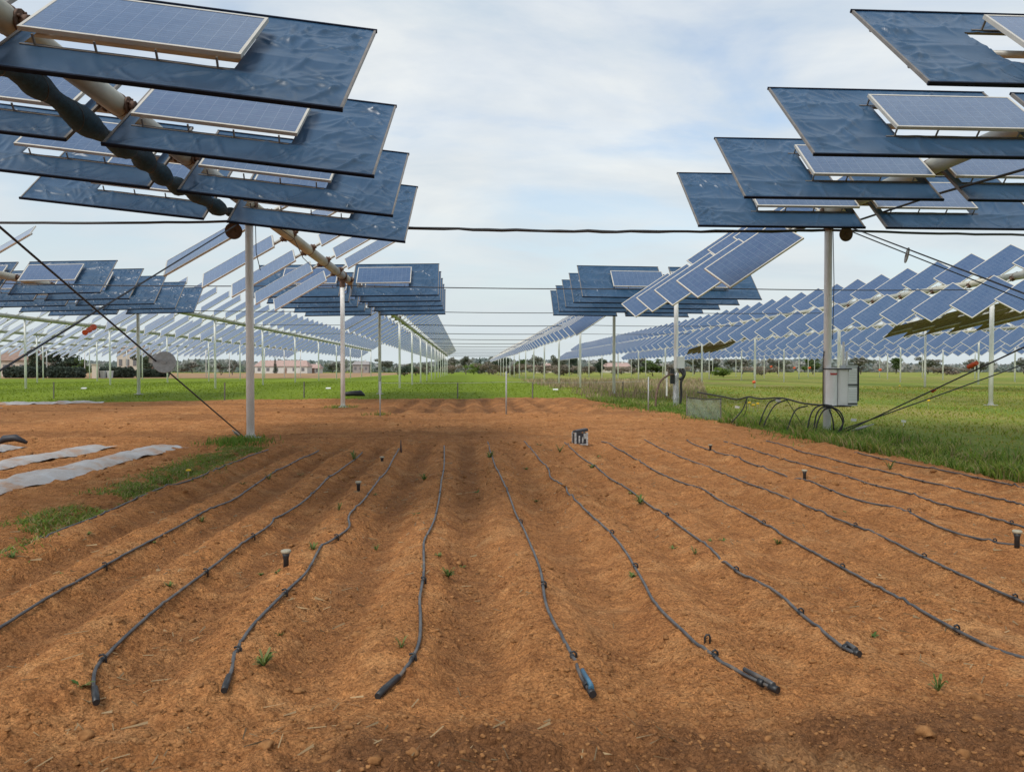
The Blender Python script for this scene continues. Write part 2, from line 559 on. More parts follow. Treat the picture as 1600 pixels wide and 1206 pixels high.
damp_shade += 0.5 * sstep(0.1, -0.8, np.cos(2 * np.pi * (sxy[:, 0] - 0.3))) * sstep(24.2, 25.4, sxy[:, 1]) * (1 - sstep(33.5, 35, sxy[:, 1])) * sstep(-3.2, -2.4, sxy[:, 0]) * (1 - sstep(2.5, 4, sxy[:, 0]))  # painted shade in the furrows of the second block
damp_shade = np.clip(damp_shade * (0.6 + 0.8 * fbm(sxy[:, 0] * 2.2, sxy[:, 1] * 2.2, 80, 3)), 0, 0.9)
a = soil.data.attributes.new("damp_shade", "FLOAT", "POINT"); a.data.foreach_set("value", damp_shade.astype(np.float32))
sub_ground("grass_field", (~soilf) & (~ploughf), M["grassground"])
sub_ground("ploughed_field", ploughf, M["plough"])


# ------------------------------------------------------------------ clods, straw, grass
def ico(level):
    import bmesh
    bm = bmesh.new(); bmesh.ops.create_icosphere(bm, subdivisions=level, radius=1.0)
    v = np.array([p.co[:] for p in bm.verts]); f = np.array([[q.index for q in p.verts] for p in bm.faces]); bm.free()
    return v, f


def clods(n, ymin, ymax, xmin, xmax, smin, smax, level, gamma=2.2):
    v0, f0 = ico(level)
    t = rng.random(n)
    yy = ymin * (ymax / ymin) ** t
    xx = rng.uniform(xmin, xmax, n)
    keep = fbm(xx * 1.4, yy * 1.4, 101, 3) + 0.35 * (yy < 3.1) > 0.47 + 0.12 * rng.random(n)
    xx, yy = xx[keep], yy[keep]; k = is_soil(xx, yy); xx, yy = xx[k], yy[k]; n = len(xx)
    s = smin + (smax - smin) * rng.random(n) ** gamma * 1.0
    z = height(xx, yy)
    V = np.repeat(v0[None], n, 0)
    V = V * (1 + 0.75 * (rng.random((n, len(v0), 1)) - 0.5))
    ang = rng.random(n) * 6.28
    ca, sa = np.cos(ang)[:, None], np.sin(ang)[:, None]
    X = V[..., 0] * ca - V[..., 1] * sa; Y = V[..., 0] * sa + V[..., 1] * ca
    V = np.stack([X * rng.uniform(0.7, 1.4, (n, 1)), Y * rng.uniform(.7, 1.2, (n, 1)), V[..., 2] * rng.uniform(.5, .8, (n, 1))], -1) * s[:, None, None]
    V += np.stack([xx, yy, z + s * 0.02], -1)[:, None, :]
    Fc = f0[None] + (np.arange(n) * len(v0))[:, None, None]
    return V.reshape(-1, 3), Fc.reshape(-1, 3)


cl = [clods(24000, 1.9, 5.0, -3, 4, 0.002, 0.0115, 2, 5.0), clods(16000, 3.0, 9, -7, 6.6, 0.004, 0.018, 1, 4.5), clods(6000, 8, 34, -16, 6.6, 0.008, 0.045, 1, 3.5), clods(700, 2.0, 9, -5, 6.4, 0.010, 0.030, 2, 2.0)]
V = []; Q = []; o = 0
for v, f in cl:
    V.append(v); Q.append(f + o); o += len(v)
ob = link("soil_clods", np_mesh("soil_clods", np.concatenate(V), np.concatenate(Q), M["clod"], False))
tag(ob, kind="stuff")


def colour_attr(me, cols):
    a = me.color_attributes.new("col", "FLOAT_COLOR", "POINT")
    c4 = np.concatenate([cols, np.ones((len(cols), 1))], 1).astype(np.float32)
    a.data.foreach_set("color", c4.ravel())


def blades(name, x, y, hgt, wid, pal, lean=0.5, seg=True, zoff=None):
    """many blades as one mesh; pal = array of colours picked at random"""
    n = len(x)
    z = height(x, y, False) - 0.01 if zoff is None else zoff
    a = rng.random(n) * 6.283; d = rng.random(n) * 6.283
    ln = lean * hgt * (0.2 + rng.random(n))
    wx, wy = np.cos(a) * wid / 2, np.sin(a) * wid / 2
    lx, ly = np.cos(d) * ln, np.sin(d) * ln
    b0 = np.stack([x - wx, y - wy, z], -1); b1 = np.stack([x + wx, y + wy, z], -1)
    m0 = np.stack([x - wx * .8 + lx * .3, y - wy * .8 + ly * .3, z + hgt * .6], -1); m1 = np.stack([x + wx * .8 + lx * .3, y + wy * .8 + ly * .3, z + hgt * .6], -1)
    tp = np.stack([x + lx, y + ly, z + hgt], -1)
    V = np.stack([b0, b1, m1, m0, tp], 1).reshape(-1, 3)
    k = np.arange(n) * 5
    T = np.concatenate([np.stack([k, k + 1, k + 2], -1), np.stack([k, k + 2, k + 3], -1), np.stack([k + 3, k + 2, k + 4], -1)])
    me = np_mesh(name, V, T, M["blades"], False)
    pal = np.asarray(pal)
    c = pal[rng.integers(0, len(pal), n)] * rng.uniform(0.75, 1.25, (n, 1))
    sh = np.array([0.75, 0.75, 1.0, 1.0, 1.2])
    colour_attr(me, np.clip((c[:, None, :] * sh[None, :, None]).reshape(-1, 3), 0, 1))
    return link(name, me)


GREEN = [(0.185, 0.265, 0.012), (0.21, 0.285, 0.016), (0.16, 0.24, 0.012), (0.24, 0.30, 0.025)]
OLIVE = [(0.24, 0.30, 0.030), (0.31, 0.31, 0.045), (0.20, 0.28, 0.024), (0.37, 0.32, 0.09)]
DRY = [(0.42, 0.31, 0.20), (0.50, 0.38, 0.25), (0.34, 0.25, 0.17), (0.24, 0.25, 0.09)]


def scatter(n, ymin, ymax, xmin, xmax, cond, clump=None, thr=0.45):
    t = rng.random(n)
    yy = ymin * (ymax / ymin) ** t; xx = rng.uniform(xmin, xmax, n)
    k = cond(xx, yy)
    if clump is not None:
        k &= fbm(xx * clump, yy * clump, 131, 3) > thr + 0.15 * (rng.random(n) - 0.5)
    return xx[k], yy[k]


grassy = lambda x, y: ~is_soil(x, y)
# tall verge along the right edge of the plot
t = rng.random(30000)
yy = 6.5 * (34 / 6.5) ** t; xx = right_edge(yy) + 0.02 + np.abs(rng.normal(0, 0.75, len(yy))) * (.4 + fbm(yy * .8, yy * 0 + 9, 141, 2)) - 0.12
hh = 0.02 + 0.17 * rng.random(len(yy)) ** 1.4 * (0.25 + 1.3 * sstep(.3, .7, fbm(xx * 1.5, yy * 1.1, 140, 3)))
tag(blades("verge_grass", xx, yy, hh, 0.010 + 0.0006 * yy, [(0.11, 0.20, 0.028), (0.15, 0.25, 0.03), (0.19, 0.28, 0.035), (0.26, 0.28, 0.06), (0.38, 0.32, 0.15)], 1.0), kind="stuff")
# meadow right
x1, y1 = scatter(80000, 7, 55, 6.6, 50, lambda x, y: grassy(x, y) & (x < 1.0 + 0.78 * y + 3))
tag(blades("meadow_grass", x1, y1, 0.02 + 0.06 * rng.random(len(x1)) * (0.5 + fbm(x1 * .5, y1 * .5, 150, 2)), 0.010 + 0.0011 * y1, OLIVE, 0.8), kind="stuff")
# bright crop field beyond the plot
x1, y1 = scatter(36000, 33.5, 80, -62, 9, lambda x, y: grassy(x, y) & (np.abs(x) < 0.75 * y + 2))
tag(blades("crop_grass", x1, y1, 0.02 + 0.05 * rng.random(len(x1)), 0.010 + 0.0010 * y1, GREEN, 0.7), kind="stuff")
# dead brown weeds beyond the plot's right corner
x1, y1 = scatter(17000, 34, 90, 5.5, 26, lambda x, y: grassy(x, y) & (x > 4.5 + 0.02 * y) & (x < 0.30 * y + 0.5), 0.5, 0.40)
tag(blades("dry_weeds", x1, y1, 0.08 + 0.42 * rng.random(len(x1)) ** 1.5, 0.008 + 0.0007 * y1, DRY, 0.5), kind="stuff")
# weedy strip under the left row
t = rng.random(34000); yy = 4.6 + 9.6 * t; xx = -3.78 - 0.035 * (yy - 9) + rng.normal(0, 0.24, len(yy)) - 0.15 * (yy < 7)
k = fbm(xx * 1.6, yy * 1.2, 160, 3) > 0.30 + 0.42 * np.abs(xx + 3.8 + 0.035 * (yy - 9)) + 0.1 * (rng.random(len(xx)) - .5); xx, yy = xx[k], yy[k]
tag(blades("weed_strip", xx, yy, 0.015 + 0.055 * rng.random(len(xx)) ** 2, 0.012, [(0.16, 0.25, 0.035), (0.22, 0.28, 0.05), (0.32, 0.27, 0.12), (0.12, 0.21, 0.025)], 1.5), kind="stuff")
# grass tufts at the feet of the near posts
L1X, R1X, Z0 = -4.39, 7.68, 16.2
tx = []; ty = []
for cx_, cy_, s_, n_ in ((-4.40, 15.3, 0.24, 1100), (-4.1, 14.5, 0.22, 350), (-4.46, 28.0, 0.3, 300), (-2.6, 23.5, 0.2, 120), (7.6, 15.6, 0.6, 2500), (7.6, 14.5, 0.6, 1500), (6.3, 26.3, .5, 500), (6.8, 24.5, .5, 700), (6.9, 21, .5, 900), (5.7, 28.2, .5, 500)):
    tx.append(rng.normal(cx_, s_, n_)); ty.append(rng.normal(cy_, s_ * 1.2, n_))
tx = np.concatenate(tx); ty = np.concatenate(ty)
tag(blades("post_foot_grass", tx, ty, 0.03 + 0.14 * rng.random(len(tx)) ** 1.6, 0.016, [(0.09, 0.19, 0.022), (0.13, 0.24, 0.03), (0.17, 0.25, 0.04)], 0.8), kind="stuff")
# straw on the soil
n = 2600
yy = 2.0 * (16 / 2.0) ** rng.random(n); xx = rng.uniform(-4, 6.5, n); k = is_soil(xx, yy) & (fbm(xx * 1.1, yy * 1.1, 170, 2) > 0.42); xx, yy = xx[k], yy[k]; n = len(xx)
zz = height(xx, yy) + 0.006
an = rng.random(n) * 3.14; ln = rng.uniform(0.012, 0.055, n); w = 0.0012 + 0.0003 * yy
dx, dy = np.cos(an) * ln, np.sin(an) * ln; px_, py_ = -np.sin(an) * w, np.cos(an) * w
V = np.stack([np.stack([xx - dx - px_, yy - dy - py_, zz], -1), np.stack([xx + dx - px_, yy + dy - py_, zz + rng.uniform(-.004, .012, n)], -1),
              np.stack([xx + dx + px_, yy + dy + py_, zz + rng.uniform(-.004, .012, n)], -1), np.stack([xx - dx + px_, yy - dy + py_, zz + .002], -1)], 1).reshape(-1, 3)
me = np_mesh("straw", V, (np.arange(n) * 4)[:, None] + np.arange(4)[None], M["blades"], False)
colour_attr(me, np.repeat(np.array([(0.42, 0.30, 0.16)]) * rng.uniform(0.5, 1.25, (n, 1)), 4, 0))
tag(link("straw_litter", me), kind="stuff")

# ------------------------------------------------------------------ solar trackers
BZ = 4.70                                   # axis of the main tubes
ROWS = {"L1": L1X, "R1": R1X}
for k in range(2, 7):
    ROWS["L%d" % k] = L1X - 12 * (k - 1); ROWS["R%d" % k] = R1X + 12 * (k - 1)
Y0 = Z0 - 12


def module_meshes():
    """one 2.0 x 1.0 m module: glass face with cells (uv) and aluminium frame"""
    g = MB()
    hx, hy, t = 1.0, 0.5, 0.042
    g.add([(-hx + .03, -hy + .03, t - .004), (hx - .03, -hy + .03, t - .004), (hx - .03, hy - .03, t - .004), (-hx + .03, hy - .03, t - .004)], [(0, 1, 2, 3)], 0)
    g.add([(-hx + .03, -hy + .03, .006), (hx - .03, -hy + .03, .006), (hx - .03, hy - .03, .006), (-hx + .03, hy - .03, .006)], [(3, 2, 1, 0)], 1)
    f = MB()
    f.box((0, -hy + .015, t / 2), (2 * hx, .03, t)); f.box((0, hy - .015, t / 2), (2 * hx, .03, t))
    f.box((-hx + .015, 0, t / 2), (.03, 2 * hy - .06, t)); f.box((hx - .015, 0, t / 2), (.03, 2 * hy - .06, t))
    gm = g.mesh("module_glass", [M["cells"], M["backsheet"]])
    fm = f.mesh("module_frame", M["frame"])
    whole = MB()
    whole.add(g.v[:4], [(0, 1, 2, 3)], 0); whole.add(g.v[4:], [(3, 2, 1, 0)], 1); whole.add(f.v, f.f, 2)
    wm = whole.mesh("module_whole", [M["cells"], M["backsheet"], M["frame"]])
    for me in (gm, wm):
        u = me.uv_layers.new(name="UVMap")
        for i, c_ in zip(range(4), ((0, 0), (1, 0), (1, 1), (0, 1))):
            u.data[i].uv = c_
    return gm, fm, wm


GLASS, FRAME, WHOLE = module_meshes()

TW, TL, TX0 = 3.15, 2.0, 0.22               # shading sheet: width along the arm, length, start from the tube


def tarp_mesh(seed, side, torn=False, closed=False, XH=2.30):
    """wrinkled film stretched on a rectangular frame, open behind the module"""
    NX, NY = 170, 112
    u = np.linspace(0, 1, NX + 1); v = np.linspace(0, 1, NY + 1)
    U, Vv = np.meshgrid(u, v)
    X = TX0 + U * TW; Y = (Vv - 0.5) * TL
    edge = np.minimum(np.minimum(U, 1 - U) * TW, np.minimum(Vv, 1 - Vv) * TL)
    inh = np.minimum(np.minimum(X - TX0 - 0.14, XH - X), 0.42 - np.abs(Y))      # distance inside the opening
    free = sstep(0, 0.12, edge) * (1 if (closed or torn) else sstep(0.0, 0.16, -inh))
    sag = 0.030 * np.abs(np.sin(np.pi * (Y + TL / 2) / 0.5))
    g_ = np.random.default_rng(900 + seed)
    wr = np.zeros_like(X)
    for k in range(95):
        # creases run from the hem or a batten inwards at a slant
        e_ = g_.integers(0, 5)
        if e_ == 0: cx_, cy_, an = TX0 + TW, g_.uniform(-1, 1), g_.uniform(2.3, 3.9)
        elif e_ == 1: cx_, cy_, an = g_.uniform(TX0, TX0 + TW), -1.0, g_.uniform(.5, 2.6)
        elif e_ == 2: cx_, cy_, an = g_.uniform(TX0, TX0 + TW), 1.0, -g_.uniform(.5, 2.6)
        elif e_ == 3: cx_, cy_, an = g_.uniform(TX0 + 1.9, TX0 + TW), g_.choice([-.5, .5]) , g_.uniform(0, 6.28)
        else: cx_, cy_, an = g_.uniform(TX0 + 1.8, TX0 + TW), g_.uniform(-1, 1), g_.uniform(0.9, 1.5) + (3.14 if g_.random() < .5 else 0)
        L = g_.uniform(.35, 1.15); wd = g_.uniform(.014, .032); am = g_.uniform(.006, .022)
        dx, dy = X - cx_, Y - cy_
        al = dx * math.cos(an) + dy * math.sin(an); ac = -dx * math.sin(an) + dy * math.cos(an) + 0.10 * g_.normal() * al * al
        wr += am * np.exp(-(ac / (wd * (1 + 1.2 * np.clip(al / L, 0, 1)))) ** 2) * sstep(-.05, .20, al) * (1 - sstep(.25 * L, L, al))
    wr += 0.010 * (fbm(X * 2.5 + seed, Y * 2.5, 400 + seed, 2) - .5)
    Z = -0.02 - sag * free * 0.8 + wr * (0.15 + 0.85 * free)
    # hem scallops
    Y = Y + 0.010 * (vnoise(X * 6, X * 0 + seed, 500) - .5) * (1 - free)
    co = np.stack([X * side, Y, Z], -1).reshape(-1, 3)
    i0 = (np.arange(NY)[:, None] * (NX + 1) + np.arange(NX)[None])
    q = np.stack([i0, i0 + 1, i0 + NX + 2, i0 + NX + 1], -1)
    xc = TX0 + (np.arange(NX) + .5) / NX * TW; yc = ((np.arange(NY) + .5) / NY - .5) * TL
    XC, YC = np.meshgrid(xc, yc)
    lim = XH + (0.05 * (vnoise(YC * 4, YC * 0, 5 + seed) - .3) + 0.10 * YC if torn else 0)
    hole = (XC > TX0 + 0.14) & (XC < lim) & (YC > -0.42) & (YC < 0.42)
    if not closed:
        q = q[~hole]
    q = q.reshape(-1, 4)
    if side < 0:
        q = q[:, ::-1]
    return np_mesh("shading_film_%d" % seed, co, q, M["film"])


def tarp_frame_mesh(side):
    f = MB()
    xa, xb = TX0 * side, (TX0 + TW) * side
    xm = (xa + xb) / 2
    f.box((xm, -TL / 2, -0.025), (TW + .04, .026, .038), 0)
    f.box((xm, TL / 2, -0.025), (TW + .04, .026, .038), 0)
    f.box((xb, 0, -0.028), (.022, TL - .030, .034), 1)
    f.box((xa, 0, -0.030), (.03, TL - .036, .045), 1)
    for y_ in (-.5, .5):
        f.box((xm, y_, -0.060), (TW - .04, .03, .03), 1)
    return f.mesh("shading_frame", [M["filmrim"], M["tarframe"]])


def bracket_mesh(side, YR):
    f = MB()
    for dx in (0.35, 0.9, 1.45, 2.0):
        f.box(((TX0 - .08 + dx) * side, YR, 0.035), (.018, .016, .10))
    f.box(((TX0 + 1.08) * side, YR, -0.028), (1.9, .022, .03))
    return f.mesh("mounting_rail", M["tarframe"])


TARPS = {}
for side in (1, -1):
    for s in range(3):
        TARPS[(side, s)] = tarp_mesh(s + 1, side, XH=2.28)
        TARPS[(side, s, "R")] = tarp_mesh(s + 11, side, XH=2.10)
    TARPS[(side, "torn")] = tarp_mesh(4, side, True)
    TARPS[(side, 9)] = tarp_mesh(7, side, False, True)
TFRAME = {s: tarp_frame_mesh(s) for s in (1, -1)}
TCLIP = {(s, k): bracket_mesh(s, k) for s in (1, -1) for k in (-.47, .47)}

tb = MB(); tb.tube([(0, -5.97, 0), (0, 5.97, 0)], 0.135, 20); TUBE = tb.mesh("main_tube", M["beam"], True)
tb = MB()
tb.tube([(-2.15, 0, 0), (2.3, 0, 0)], 0.04, 8)
ARM = tb.mesh("arm_tube", M["steel"], True)
tb = MB()
tb.tube([(-3.2, 0, -0.10), (3.2, 0, -0.10)], 0.04, 8)
ARMLONG = tb.mesh("arm_tube_long", M["steel"], True)
tb = MB()
tb.tube([(0, -.05, 0), (0, .05, 0)], 0.142, 18)
for s in (1, -1):
    tb.tube([(0.13 * s, 0, 0), (0.155 * s, 0, 0)], 0.11, 12)
    tb.tube([(0.155 * s, 0, 0), (0.23 * s, 0, 0)], 0.065, 10)
    for k in range(4):
        an = k * math.pi / 2 + .6
        tb.box((0.162 * s, .085 * math.cos(an), .085 * math.sin(an)), (.04, .022, .022))
HUB = tb.mesh("arm_hub", M["rust"], True)
ARMY = [-4.8, -2.4, 0.0, 2.4, 4.8]

WORD = ["first", "second", "third", "fourth", "fifth", "sixth", "seventh", "eighth", "ninth", "tenth", "eleventh", "twelfth"]
ROWTXT = {"L1": "first row left of plot", "R1": "first row right of plot"}
for k in range(2, 7):
    ROWTXT["L%d" % k] = WORD[k - 1] + " row left of plot"; ROWTXT["R%d" % k] = WORD[k - 1] + " row right of plot"


def build_tracker(kind, near, theta):
    root = empty("solar_tracker", (0, 0, 0))
    kids = {root: []}

    def ch(name, me, par, loc=(0, 0, 0), rx=0.0):
        o = link(name, me, par, loc); o.rotation_euler = (rx, 0, 0)
        kids.setdefault(par, []).append(o)
        return o
    ch("main_tube", TUBE, root)
    for j, ay in enumerate(ARMY):
        a = ch("cross_arm", ARMLONG if kind == "film" else ARM, root, (0, ay, 0), theta)
        if near:
            ch("arm_hub", HUB, a)
        for side in (1, -1):
            lift = 0.090 if kind == "film" else 0.045
            c_, s_ = math.cos(theta), math.sin(theta)
            pl = (side * (1.36 if kind == "film" else 1.40), ay - lift * s_, lift * c_)
            if near:
                p = ch("solar_panel", GLASS, root, pl, theta)
                ch("panel_frame", FRAME, p)
            else:
                p = ch("solar_panel", WHOLE, root, pl, theta)
            if kind == "film":
                if theta < 0:
                    t = ch("shading_sheet", TARPS[(side, 9)], root, (0, ay, 0), theta); continue
                t = ch("shading_sheet", TARPS[(side, (j * 2 + (side > 0)) % 3)], root, (0, ay, 0), theta)
                t["side"] = side; t["slot"] = j
                if near:
                    ch("sheet_frame", TFRAME[side], t)
                    ch("mounting_rail", TCLIP[(side, -.47)], t); ch("mounting_rail", TCLIP[(side, .47)], t)
    return root, kids


PROTO = {}


def place_tracker(row, b, kind, roll, theta, label, group=None):
    near = b <= (3 if row in ("L1", "R1") else 2)
    key = (kind, near, theta)
    if key not in PROTO:
        PROTO[key] = build_tracker(kind, near, theta); r = PROTO[key][0]
    else:
        r = copy_tree(PROTO[key][0], PROTO[key][1])
    if kind == "film" and theta > 0:
        for c_ in r.children:
            right = row[0] == "R"; q_ = -0.055 if right else 0.05       # modules sit a little lower on the right-hand sheets
            if c_.name.startswith("solar_panel"):
                if right:
                    c_.location.x = math.copysign(1.17, c_.location.x)
                c_.location.y += q_ * math.cos(theta); c_.location.z += q_ * math.sin(theta)
            elif right and c_.name.startswith("shading_sheet"):
                sd_ = c_["side"]; jj = c_["slot"]
                c_.data = TARPS[(sd_, "torn")] if (b == 0 and jj == 1 and sd_ < 0) else TARPS[(sd_, (jj * 2 + (sd_ > 0)) % 3, "R")]
    r.location = (ROWS[row], Y0 + 12 * b + 6, BZ)
    r.rotation_euler = (0, -roll, 0)
    if "group" in r:
        del r["group"]
    tag(r, label, "solar tracker", group)
    return r


TH, RO = R(38), R(33.5)
THL, ROL = R(30), R(31)
SPECIAL = {("L1", 0): ("film", R(-6), R(42)), ("L1", 2): ("film", R(1), R(42)), ("R1", 0): ("film", R(0), R(42)), ("R1", 2): ("film", R(-0.5), R(42)),
           ("L2", 2): ("film", R(1.5), R(42)), ("R3", 3): ("film", R(14), R(-22)), ("R3", 7): ("film", R(18), R(-20))}
LAST = {"L1": 14, "R1": 14, "L2": 10, "L3": 10, "L4": 10, "L5": 10, "L6": 10, "R2": 11, "R3": 11, "R4": 11, "R5": 11, "R6": 11}
SPANS = {}
for row, X in ROWS.items():
    lst = []
    for b in range(0, LAST[row] + 1):
        far = Y0 + 12 * (b + 1)
        edge = 728 + (abs(X) - 3.4) * F / far * (1 if X > 0 else -1)
        if -60 < edge < 1660:
            lst.append(b)
    SPANS[row] = lst
for row, lst in SPANS.items():
    for i, b in enumerate(lst):
        kind, roll, th = SPECIAL.get((row, b), ("bare", (RO if row[0] == "R" else ROL) + R(random.uniform(-1.0, 1.0)), TH if row[0] == "R" else THL))
        ywhere = Y0 + 12 * b
        grp = "solar tracker spans of the " + ROWTXT[row]
        if kind == "film":
            lab = "span of panels over dark plastic sheets, %s visible span, %s" % (WORD[i], ROWTXT[row])
        elif i < 6 and ywhere < 90:
            lab = "span of bare tilted solar panels, %s visible span, %s" % (WORD[i], ROWTXT[row])
        else:
            lab = "small distant span of bare panels toward the far end, %s" % ROWTXT[row]
        place_tracker(row, b, kind, roll, th, lab, grp)

# posts
pm = MB(); pm.tube([(0, 0, -0.3), (0, 0, BZ - 0.17)], 0.080, 16); POLE = pm.mesh("post_pole", M["post"], True)
pm = MB(); pm.tube([(0, 0, -0.3), (0, 0, BZ - 0.17)], 0.075, 8); POLEFAR = pm.mesh("post_pole_far", M["post"], True)
hm = MB()
hm.box((0, 0, BZ - 0.17), (0.24, 0.16, 0.05)); hm.box((-0.155, 0, BZ - 0.06), (0.02, 0.14, 0.24)); hm.box((0.155, 0, BZ - 0.06), (0.02, 0.14, 0.24))
hm.tube([(0, -0.035, BZ), (0, 0.035, BZ)], 0.175, 20); hm.tube([(0, 0, BZ - .40), (0, 0, BZ - .18)], 0.10, 14)
HEAD = hm.mesh("post_bearing", M["rust"], False)
fm_ = MB(); fm_.box((0, 0, 0.03), (0.34, 0.34, 0.02)); fm_.tube([(0, 0, 0.02), (0, 0, 0.09)], 0.1, 14); FOOT = fm_.mesh("post_foot", M["steel"])
for row, lst in SPANS.items():
    X = ROWS[row]
    bs = sorted(set([b for b in lst] + [b + 1 for b in lst]))
    for b in bs:
        yb = Y0 + 12 * b
        if b == 0:
            continue
        pxx = 728 + X * F / yb
        if not (-30 < pxx < 1630):
            continue
        gz = H(X, yb, False)
        idx = [q for q in bs if q > 0 and -30 < 728 + X * F / (Y0 + 12 * q) < 1630].index(b)
        grp = "posts of the " + ROWTXT[row]
        if yb < 60:
            lab = "pale steel post, %s visible post from camera, %s" % (WORD[idx], ROWTXT[row])
        else:
            lab = "small distant pale post toward the far end, %s" % ROWTXT[row]
        if yb < 45:
            p = empty("support_post", (X, yb, gz), lab, "post", grp)
            link("pole", POLE, p); link("bearing_head", HEAD, p, (0, 0, -gz)); link("base_plate", FOOT, p)
        else:
            p = link("support_post", POLEFAR, None, (X, yb, gz)); tag(p, lab, "post", grp)

# ------------------------------------------------------------------ cables
def wire(name, pts, r, label, cat, mat="wire", n=6, group=None):
    m_ = MB(); m_.tube(pts, r, n)
    o = link(name, m_.mesh(name, M[mat], True)); tag(o, label, cat, group)
    return o


def sagged(a, b2, sag, n=14, jit=0.0):
    a = Vector(a); b2 = Vector(b2); out = []
    for i in range(n + 1):
        t = i / n; p = a.lerp(b2, t); p.z -= sag * 4 * t * (1 - t)
        if jit and 0 < i < n:
            p += Vector((0, random.uniform(-jit, jit), random.uniform(-jit, jit)))
        out.append(p)
    return out


tie_h = 4.36
for b in range(1, 15):
    yb = Y0 + 12 * b
    thick = b == 1
    lab = "black wrapped cable bundle strung between the two front posts" if thick else ("tie cable across the open middle, %s behind the cable bundle" % WORD[b - 2] if b < 8 else "thin distant tie cable crossing the open middle near the horizon")
    pts = sagged((L1X + .05, yb, tie_h), (R1X - .05, yb, tie_h - .05), 0.10 if thick else 0.05, 40 if thick else 12, 0.010 if thick else 0)
    rad = [0.026 + 0.010 * random.random() for _ in pts] if thick else [0.018 if b < 4 else 0.02 + 0.0012 * b] * len(pts)
    wire("cable_bundle" if thick else "tie_cable", pts, rad, lab, "cable", "black" if thick else "wire", 7, "tie cables across the middle")
for b in range(1, 6):
    yb = Y0 + 12 * b
    if b == 1:
        wire("tie_cable", sagged((L1X - .05, yb, tie_h), (ROWS["L2"], yb, tie_h), .08, 30, .008), 0.026, "dark cable running left from the front left post out of view", "cable", "black")
        wire("tie_cable", sagged((R1X + .05, yb, tie_h - .05), (ROWS["R2"], yb, tie_h), .08, 30, .008), 0.026, "dark cable running right from the front right post out of view", "cable", "black")
    else:
        wire("tie_cable", sagged((L1X - .05, yb, tie_h), (ROWS["L2"] + .05, yb, tie_h), .06), 0.018, "tie cable from the %s post of the first left row to the next row left" % WORD[b - 1], "cable", "wire")
        wire("tie_cable", sagged((R1X + .05, yb, tie_h), (ROWS["R2"] - .05, yb, tie_h), .06), 0.018, "tie cable from the %s post of the first right row to the next row right" % WORD[b - 1], "cable", "wire")

gz = H(L1X, 16.0, False)
gA = wire("brace_wire", sagged((L1X - .12, 16.05, gz + .08), (L1X - .02, 4.25, 3.85), 0.0), 0.013, "dark brace wire rising left from the front left post's foot", "wire", "wire")
gB = wire("brace_wire", sagged((L1X - .10, 16.1, 4.35), (L1X - .05, 4.3, .1), 0.0), 0.013, "dark brace wire descending left from the front left post's top", "wire", "wire")
gz = H(R1X, 16.0, False)
wire("brace_wire", sagged((R1X + .25, 15.9, gz + .06), (R1X + .05, 4.3, 3.55), 0.0), 0.013, "steeper brace wire rising right from the cabinet post's foot", "wire", "wire")
wire("brace_wire", sagged((R1X + .25, 16.15, gz + .06), (ROWS["R2"], 16.2, 4.25), 0.05), 0.013, "shallower brace wire rising right from the cabinet post's foot", "wire", "wire")
wire("brace_wire", sagged((R1X + .15, 16.15, 4.40), (ROWS["R2"], 16.2, .15), 0.05), 0.013, "lower brace wire descending right from the cabinet post's top", "wire", "wire")
wire("brace_wire", sagged((R1X + .2, 16.05, 4.42), (R1X + .1, 4.3, .15), 0.0), 0.013, "upper brace wire descending right from the cabinet post's top", "wire", "wire")
wire("feed_cable", [(R1X + .35, 15.9, 4.42), (R1X + .4, 14.5, 4.40), (7.92, 12.6, 4.30), (7.88, 11, 4.2), (7.9, 8, 4.05), (7.9, 5, 3.9)], 0.022, "dark cable along the underside of the right row's front tube", "cable", "black")
# turnbuckle ends
for x_, y_, nm in ((L1X - .13, 15.75, "left"), (R1X + .34, 15.7, "right")):
    t_ = MB(); z_ = H(x_, y_, False)
    k_ = Vector((.0, -.95, .32)).normalized() if nm == "left" else Vector((.55, -.6, .30)).normalized()
    p0 = Vector((x_, y_ + .15, z_ + .07)); t_.tube([p0, p0 + k_ * .1, p0 + k_ * .12, p0 + k_ * .34, p0 + k_ * .36, p0 + k_ * .5], [.012, .012, .03, .03, .012, .012], 8)
    tag(link("turnbuckle", t_.mesh("turnbuckle", M["steel"], True)), "steel turnbuckle tensioning the brace wires at the %s front post's foot" % nm, "turnbuckle")


def disc(px, py, Y, r, axis_, mat, label):
    d_ = MB(); c = at_depth(px, py, Y); a_ = Vector(axis_).normalized()
    d_.tube([c - a_ * .012, c - a_ * .008, c + a_ * .008, c + a_ * .012], [r * .97, r, r, r * .97], 28)
    d_.tube([c - a_ * .03, c + a_ * .03], .03, 10)
    tag(link("wire_disc", d_.mesh("wire_disc", M[mat], False)), label, "disc")


disc(365, 361, 15.7, 0.165, (.15, -1, -.28), "rustplate", "round brown disc hanging beside the front left post's top")
disc(257, 566, 11.6, 0.158, (.25, -1, .2), "disc", "round grey disc strung on the rising brace wire at left")
disc(1322, 366, 15.8, 0.15, (.1, -1, -.1), "rustplate", "dark round disc half tucked under the sheet at cabinet post's top")
disc(1417, 399, 15.2, 0.155, (1.0, -.35, -.2), "disc", "tilted pale disc on the descending brace wires at right")


def sleeve(px, py, Y, d, ln, r, label, name="wire_marker"):
    c = at_depth(px, py, Y); d = Vector(d).normalized()
    s_ = MB(); n_ = 7
    s_.tube([c + d * ln * (i / n_ - .5) for i in range(n_ + 1)], [r * (0.7 + 0.5 * random.random()) for _ in range(n_ + 1)], 8)
    tag(link(name, s_.mesh(name, M["orange"], True)), label, "marker", "orange wire markers")


